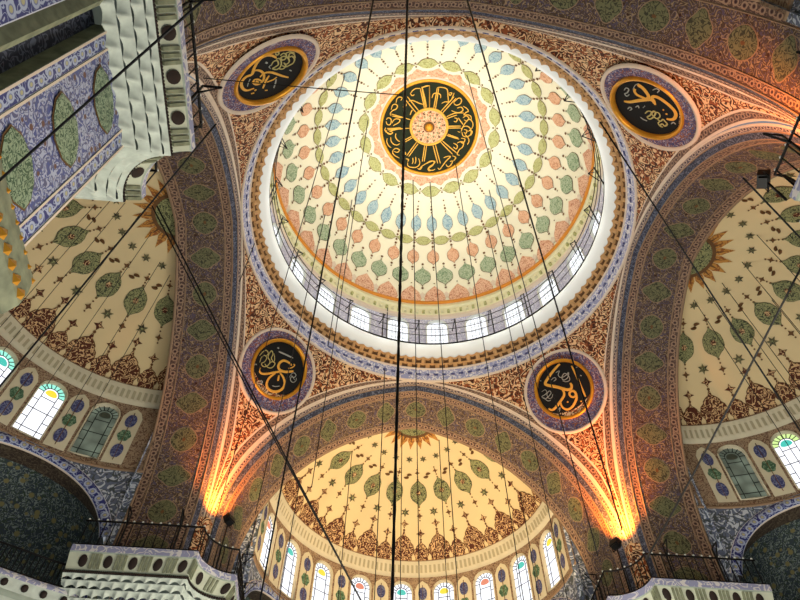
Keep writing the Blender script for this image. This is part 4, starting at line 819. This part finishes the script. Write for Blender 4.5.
# ------------------------------------------------------------------ floodlights at the feet of the arches
def flood(p, aim, label, watts, col=(1, .25, .025), size=80):
    p, aim = Vector(p), Vector(aim); root = thing('floodlight', label, 'floodlight', p, 'floodlights on the pier tops')
    d = (aim - p).normalized(); sd = d.cross(Vector((0, 0, 1))).normalized(); up = sd.cross(d)
    b = B(); b.box(p, sd * .022, up * .016, d * .016, 'iron'); b.box(p - d * .018, sd * .016, up * .011, d * .006, 'iron'); hs_ = b.build('housing', root, smooth=False, loc=p)
    b = B(); b.box(p + d * .0165, sd * .019, up * .013, d * .0012, 'lamp'); b.build('lens', hs_, smooth=False, loc=p)
    b = B(); b.tube([p + sd * .025, p + sd * .025 - Vector((0, 0, .03)), p - sd * .025 - Vector((0, 0, .03)), p - sd * .025], .003, 'iron', 5); b.build('yoke', root)
    b = B(); b.tube([p - Vector((0, 0, .03)), (p.x, p.y, 1.605)], .004, 'iron', 5); b.build('stand', root)
    l = bpy.data.lights.new('flood_lamp', 'SPOT'); l.energy = watts; l.color = col; l.spot_size = R(size); l.spot_blend = .8; l.shadow_soft_size = .15
    o = bpy.data.objects.new('flood_lamp', l); COL.objects.link(o); o.location = (p + d * .03) * S; o.rotation_euler = d.to_track_quat('-Z', 'Y').to_euler(); o.parent = root; o.location = d * .03 * S
FL = 1
flood((-.872, .925, 1.865), (-.975, .985, 2.12), 'black floodlight at lower left, aimed up the orange arch foot', 1900)
flood((.884, .930, 1.865), (.985, .985, 2.15), 'black floodlight at lower right, aimed up the orange pendentive tip', 3600)
flood((.781, -.911, 1.74), (.99, -.99, 2.15), 'black floodlight on the railing at upper right', 1400)

# gilded stalactite cornice poking in at the left edge
gc = thing('gilded_cornice', 'grey stone cornice with rows of gold pyramid studs at the left picture edge', 'cornice', (-.87, -1.05, .85))
b = B(); pr_ = [(-.90, .80), (-.862, .815), (-.850, .84), (-.852, .875), (-.862, .915), (-.90, .92)]
ys_ = [-1.25 + .30 * i / 8 for i in range(9)]
b.grid([[(x, y, z) for y in ys_] for x, z in pr_], 'olive_stone'); b.poly([(x, ys_[-1], z) for x, z in pr_], 'olive_stone'); b.build('stone_band', gc, smooth=False)
def stud(p, n, s):
    n = Vector(n).normalized(); t = Vector((0, 1, 0)); w = n.cross(t).normalized(); p = Vector(p); b = B(); tip = b.vert(p + n * s * .9)
    q = [b.vert(p + v * s) for v in (t, w, -t, -w)]
    for i in range(4): b.face((q[i], q[(i + 1) % 4], tip), 'gold')
    b.build('gold_stud', gc, smooth=False)
for i in range(11):
    y = -1.235 + .027 * i
    stud((-.850, y, .850), (1, 0, -.3), .0115); stud((-.862, y + .013, .908), (1, 0, .2), .0075)

# balconies of the side niches, low at the picture's edges
def balcony(pts, z, label, inward):
    root = thing('balcony', label, 'balcony', (pts[0][0], pts[0][1], z), 'gallery balconies'); pts = [Vector((x, y, 0)) for x, y in pts]; n = len(pts); inw = Vector((*inward, 0))
    L = lambda o, h: [(p.x + inw.x * o, p.y + inw.y * o, z + h) for p in pts]
    b = B(); b.grid([L(-.06, -.14), L(-.03, -.10), L(-.028, -.075)], 'stone_light'); b.grid([L(-.028, -.075), L(-.02, -.068), L(-.02, -.055)], 'stone'); b.grid([L(-.02, -.055), L(.0, -.018)], 'stone_light'); b.grid([L(.0, -.018), L(.006, 0), L(-.08, .002)], 'cornice_blue'); b.build('cornice', root)
    for i in range(1, n - 1, 2):
        p = pts[i]; b = B(); b.ball((p.x - inw.x * .008, p.y - inw.y * .008, z - .037), .014, 'dark', 8, 5); b.build('boss', root)
    b = B(); b.tube(L(-.01, .10), .0042, 'iron', 5); b.build('top_rail', root)
    b = B(); b.tube(L(-.01, .012), .0026, 'iron', 5); b.build('bottom_rail', root)
    for i in range(n):
        for f in (0, .5):
            if i == n - 1 and f: continue
            p = pts[i].lerp(pts[min(n - 1, i + 1)], f); b = B(); b.tube([(p.x - inw.x * .01, p.y - inw.y * .01, z), (p.x - inw.x * .01, p.y - inw.y * .01, z + .10)], .0027, 'iron', 4); b.build('baluster', root)
BP = [(-1.80, .655), (-1.74, .675), (-1.68, .705), (-1.618, .737), (-1.555, .775), (-1.488, .814), (-1.43, .842), (-1.35, .875)]
BP = [tuple(Vector(BP[i // 2]).lerp(Vector(BP[min(7, i // 2 + i % 2)]), .5)) for i in range(15)]
balcony(BP, 1.45, 'curved stone balcony with iron railing in the lower left corner', (.5, -.866))
balcony([(-x, y) for x, y in BP], 1.45, 'curved stone balcony with iron railing in the lower right corner', (-.5, -.866))

# ------------------------------------------------------------------ cables and chains
# ropes are spun thicker towards their upper, farther ends
def px(p): return ((p - Vector((-.292, -1.579, 0))).length) / 653.4
from collections import defaultdict
cnt = defaultdict(int); groups = defaultdict(list)
for kind, r, p0, p1 in CABLES: groups[kind].append((r, p0, p1))
where = {'dome': ('thin dark wire hanging from the painted dome, %s from the left', 'wires hanging from the dome'), 'left': ('thin wire hanging in front of the left half-dome, %s from the left', 'wires at the left half-dome'), 'right': ('thin wire hanging in front of the right half-dome, %s from the left', 'wires at the right half-dome'), 'front': ('thin wire hanging in front of the golden front half-dome, %s from the left', 'wires at the front half-dome')}
ordx = ordn + ['tenth', 'eleventh', 'twelfth', 'thirteenth', 'fourteenth']
single = {'stay0': 'thick dark cable slanting across the tiled pier at upper left', 'stay1': 'dark cable slanting across the left half-dome up to the pier capital', 'stay2': 'dark cable slanting down past the lower left roundel across the front half-dome', 'stay3': 'thinner twin of the slanting cable passing the lower left roundel', 'stay4': 'dark cable slanting down over the right arch and half-dome', 'stay5': 'dark cable slanting down from the right edge to the lower right pier', 'stay6': 'fine level wire running from upper left to the crown medallion', 'stay7': 'short dark cable by the railing at the upper right edge'}
for kind, L in groups.items():
    L.sort(key=lambda c: c[1][0])
    for i, (r, p0, p1) in enumerate(L):
        a, e = Vector(p0), Vector(p1); b = B()
        if kind == 'chain':
            n = 150; b.tube([a.lerp(e, k / n) for k in range(n + 1)], [(1.1 + .9 * k / n) * (1.0 if k % 2 else .7) * px((a.lerp(e, k / n))) for k in range(n + 1)], 'iron', 6)
            o = b.build('chandelier_chain', loc=a); tag(o, 'thick black chandelier chain hanging straight down the middle of the view', 'chain')
        else:
            n = 10; r0 = (px(a) + px(e)); r0 = r0 / 2; r = {'heavy': .85, 'stay0': 1.3, 'stay1': .9, 'stay2': .85, 'stay3': .65, 'stay4': .8, 'stay5': .95, 'stay6': .5, 'stay7': .9}.get(kind, {'left': .28, 'right': .32, 'front': .4}.get(kind, .45)) * r0; sag = 0 if kind in where or kind == 'heavy' else .006
            b.tube([a.lerp(e, k / n) - Vector((0, 0, sag * sin(pi * k / n))) for k in range(n + 1)], [r / r0 * px(a.lerp(e, k / n)) for k in range(n + 1)], 'iron', 5)
            o = b.build('chandelier_cable', loc=a)
            if kind in where: tag(o, where[kind][0] % ordx[i], 'cable', where[kind][1])
            elif kind == 'heavy': tag(o, ['stout dark cable left of the chain, crossing the dome and lower left roundel', 'stout dark cable right of the chain, crossing the dome and lower right roundel'][i], 'cable')
            else: tag(o, single[kind], 'cable')

# ------------------------------------------------------------------ camera
cd = bpy.data.cameras.new('camera'); cam = bpy.data.objects.new('camera', cd); COL.objects.link(cam); SC.camera = cam
cd.sensor_width = 36; cd.lens = 653.4487 / 800 * 36; cd.clip_start = .05; cd.clip_end = 500
ROT = Matrix(((0.996582, -0.073661, -0.037402), (-0.081973, -0.825523, -0.558383), (0.010255, 0.559541, -0.82874)))
cam.matrix_world = Matrix.Translation(Vector((-.29197, -1.57921, 0)) * S) @ ROT.to_4x4()

# ------------------------------------------------------------------ light
w = bpy.data.worlds.new('world'); SC.world = w; w.use_nodes = True
w.node_tree.nodes['Background'].inputs[0].default_value = (.85, .92, 1.0, 1); w.node_tree.nodes['Background'].inputs[1].default_value = .26
def point(p, watts, col, soft, name='lamp'):
    l = bpy.data.lights.new(name, 'POINT'); l.energy = watts; l.color = col; l.shadow_soft_size = soft
    o = bpy.data.objects.new(name, l); COL.objects.link(o); o.location = Vector(p) * S; return o
def spot(p, aim, watts, col, size, soft=.2, name='spot_lamp'):
    l = bpy.data.lights.new(name, 'SPOT'); l.energy = watts; l.color = col; l.spot_size = R(size); l.spot_blend = .7; l.shadow_soft_size = soft
    o = bpy.data.objects.new(name, l); COL.objects.link(o); o.location = Vector(p) * S; o.rotation_euler = (Vector(aim) - Vector(p)).to_track_quat('-Z', 'Y').to_euler(); return o
for k in range(24):                              # lamps on the brackets of the ring railing
    point(cyl(.79, 3.22, R(15 * k)), 23, (.96, .97, 1), .3, 'ring_lamp')
for k in range(12):                              # added fill spots without fittings, each brightening the far side of the dome
    t = R(30 * k); spot(cyl(.91, 3.25, t), dpt(R(38), t + pi), 720, (1, .97, .88), 85, .2, 'dome_fill_spot')
for k in range(12):                              # the great ring chandelier that hangs below the view
    a = 2 * pi * k / 12; point((.62 * sin(a), .62 * cos(a), .35), 560 * (1 + .65 * sin(a) + .25 * cos(a)), (1, .93, .80), .3, 'chandelier_lamp')
for x in (-.6, 0, .6): spot((x, .95, 1.72), (x * .6, 1.75, 2.75), 1300, (1, .66, .30), 100, .3)
V = SC.view_settings; V.view_transform = 'Standard'; V.look = 'None'; V.gamma = 1; V.use_curve_mapping = False; V.exposure = 0.12
SC.cycles.max_bounces = 5; SC.cycles.diffuse_bounces = 3; SC.cycles.sample_clamp_indirect = 4
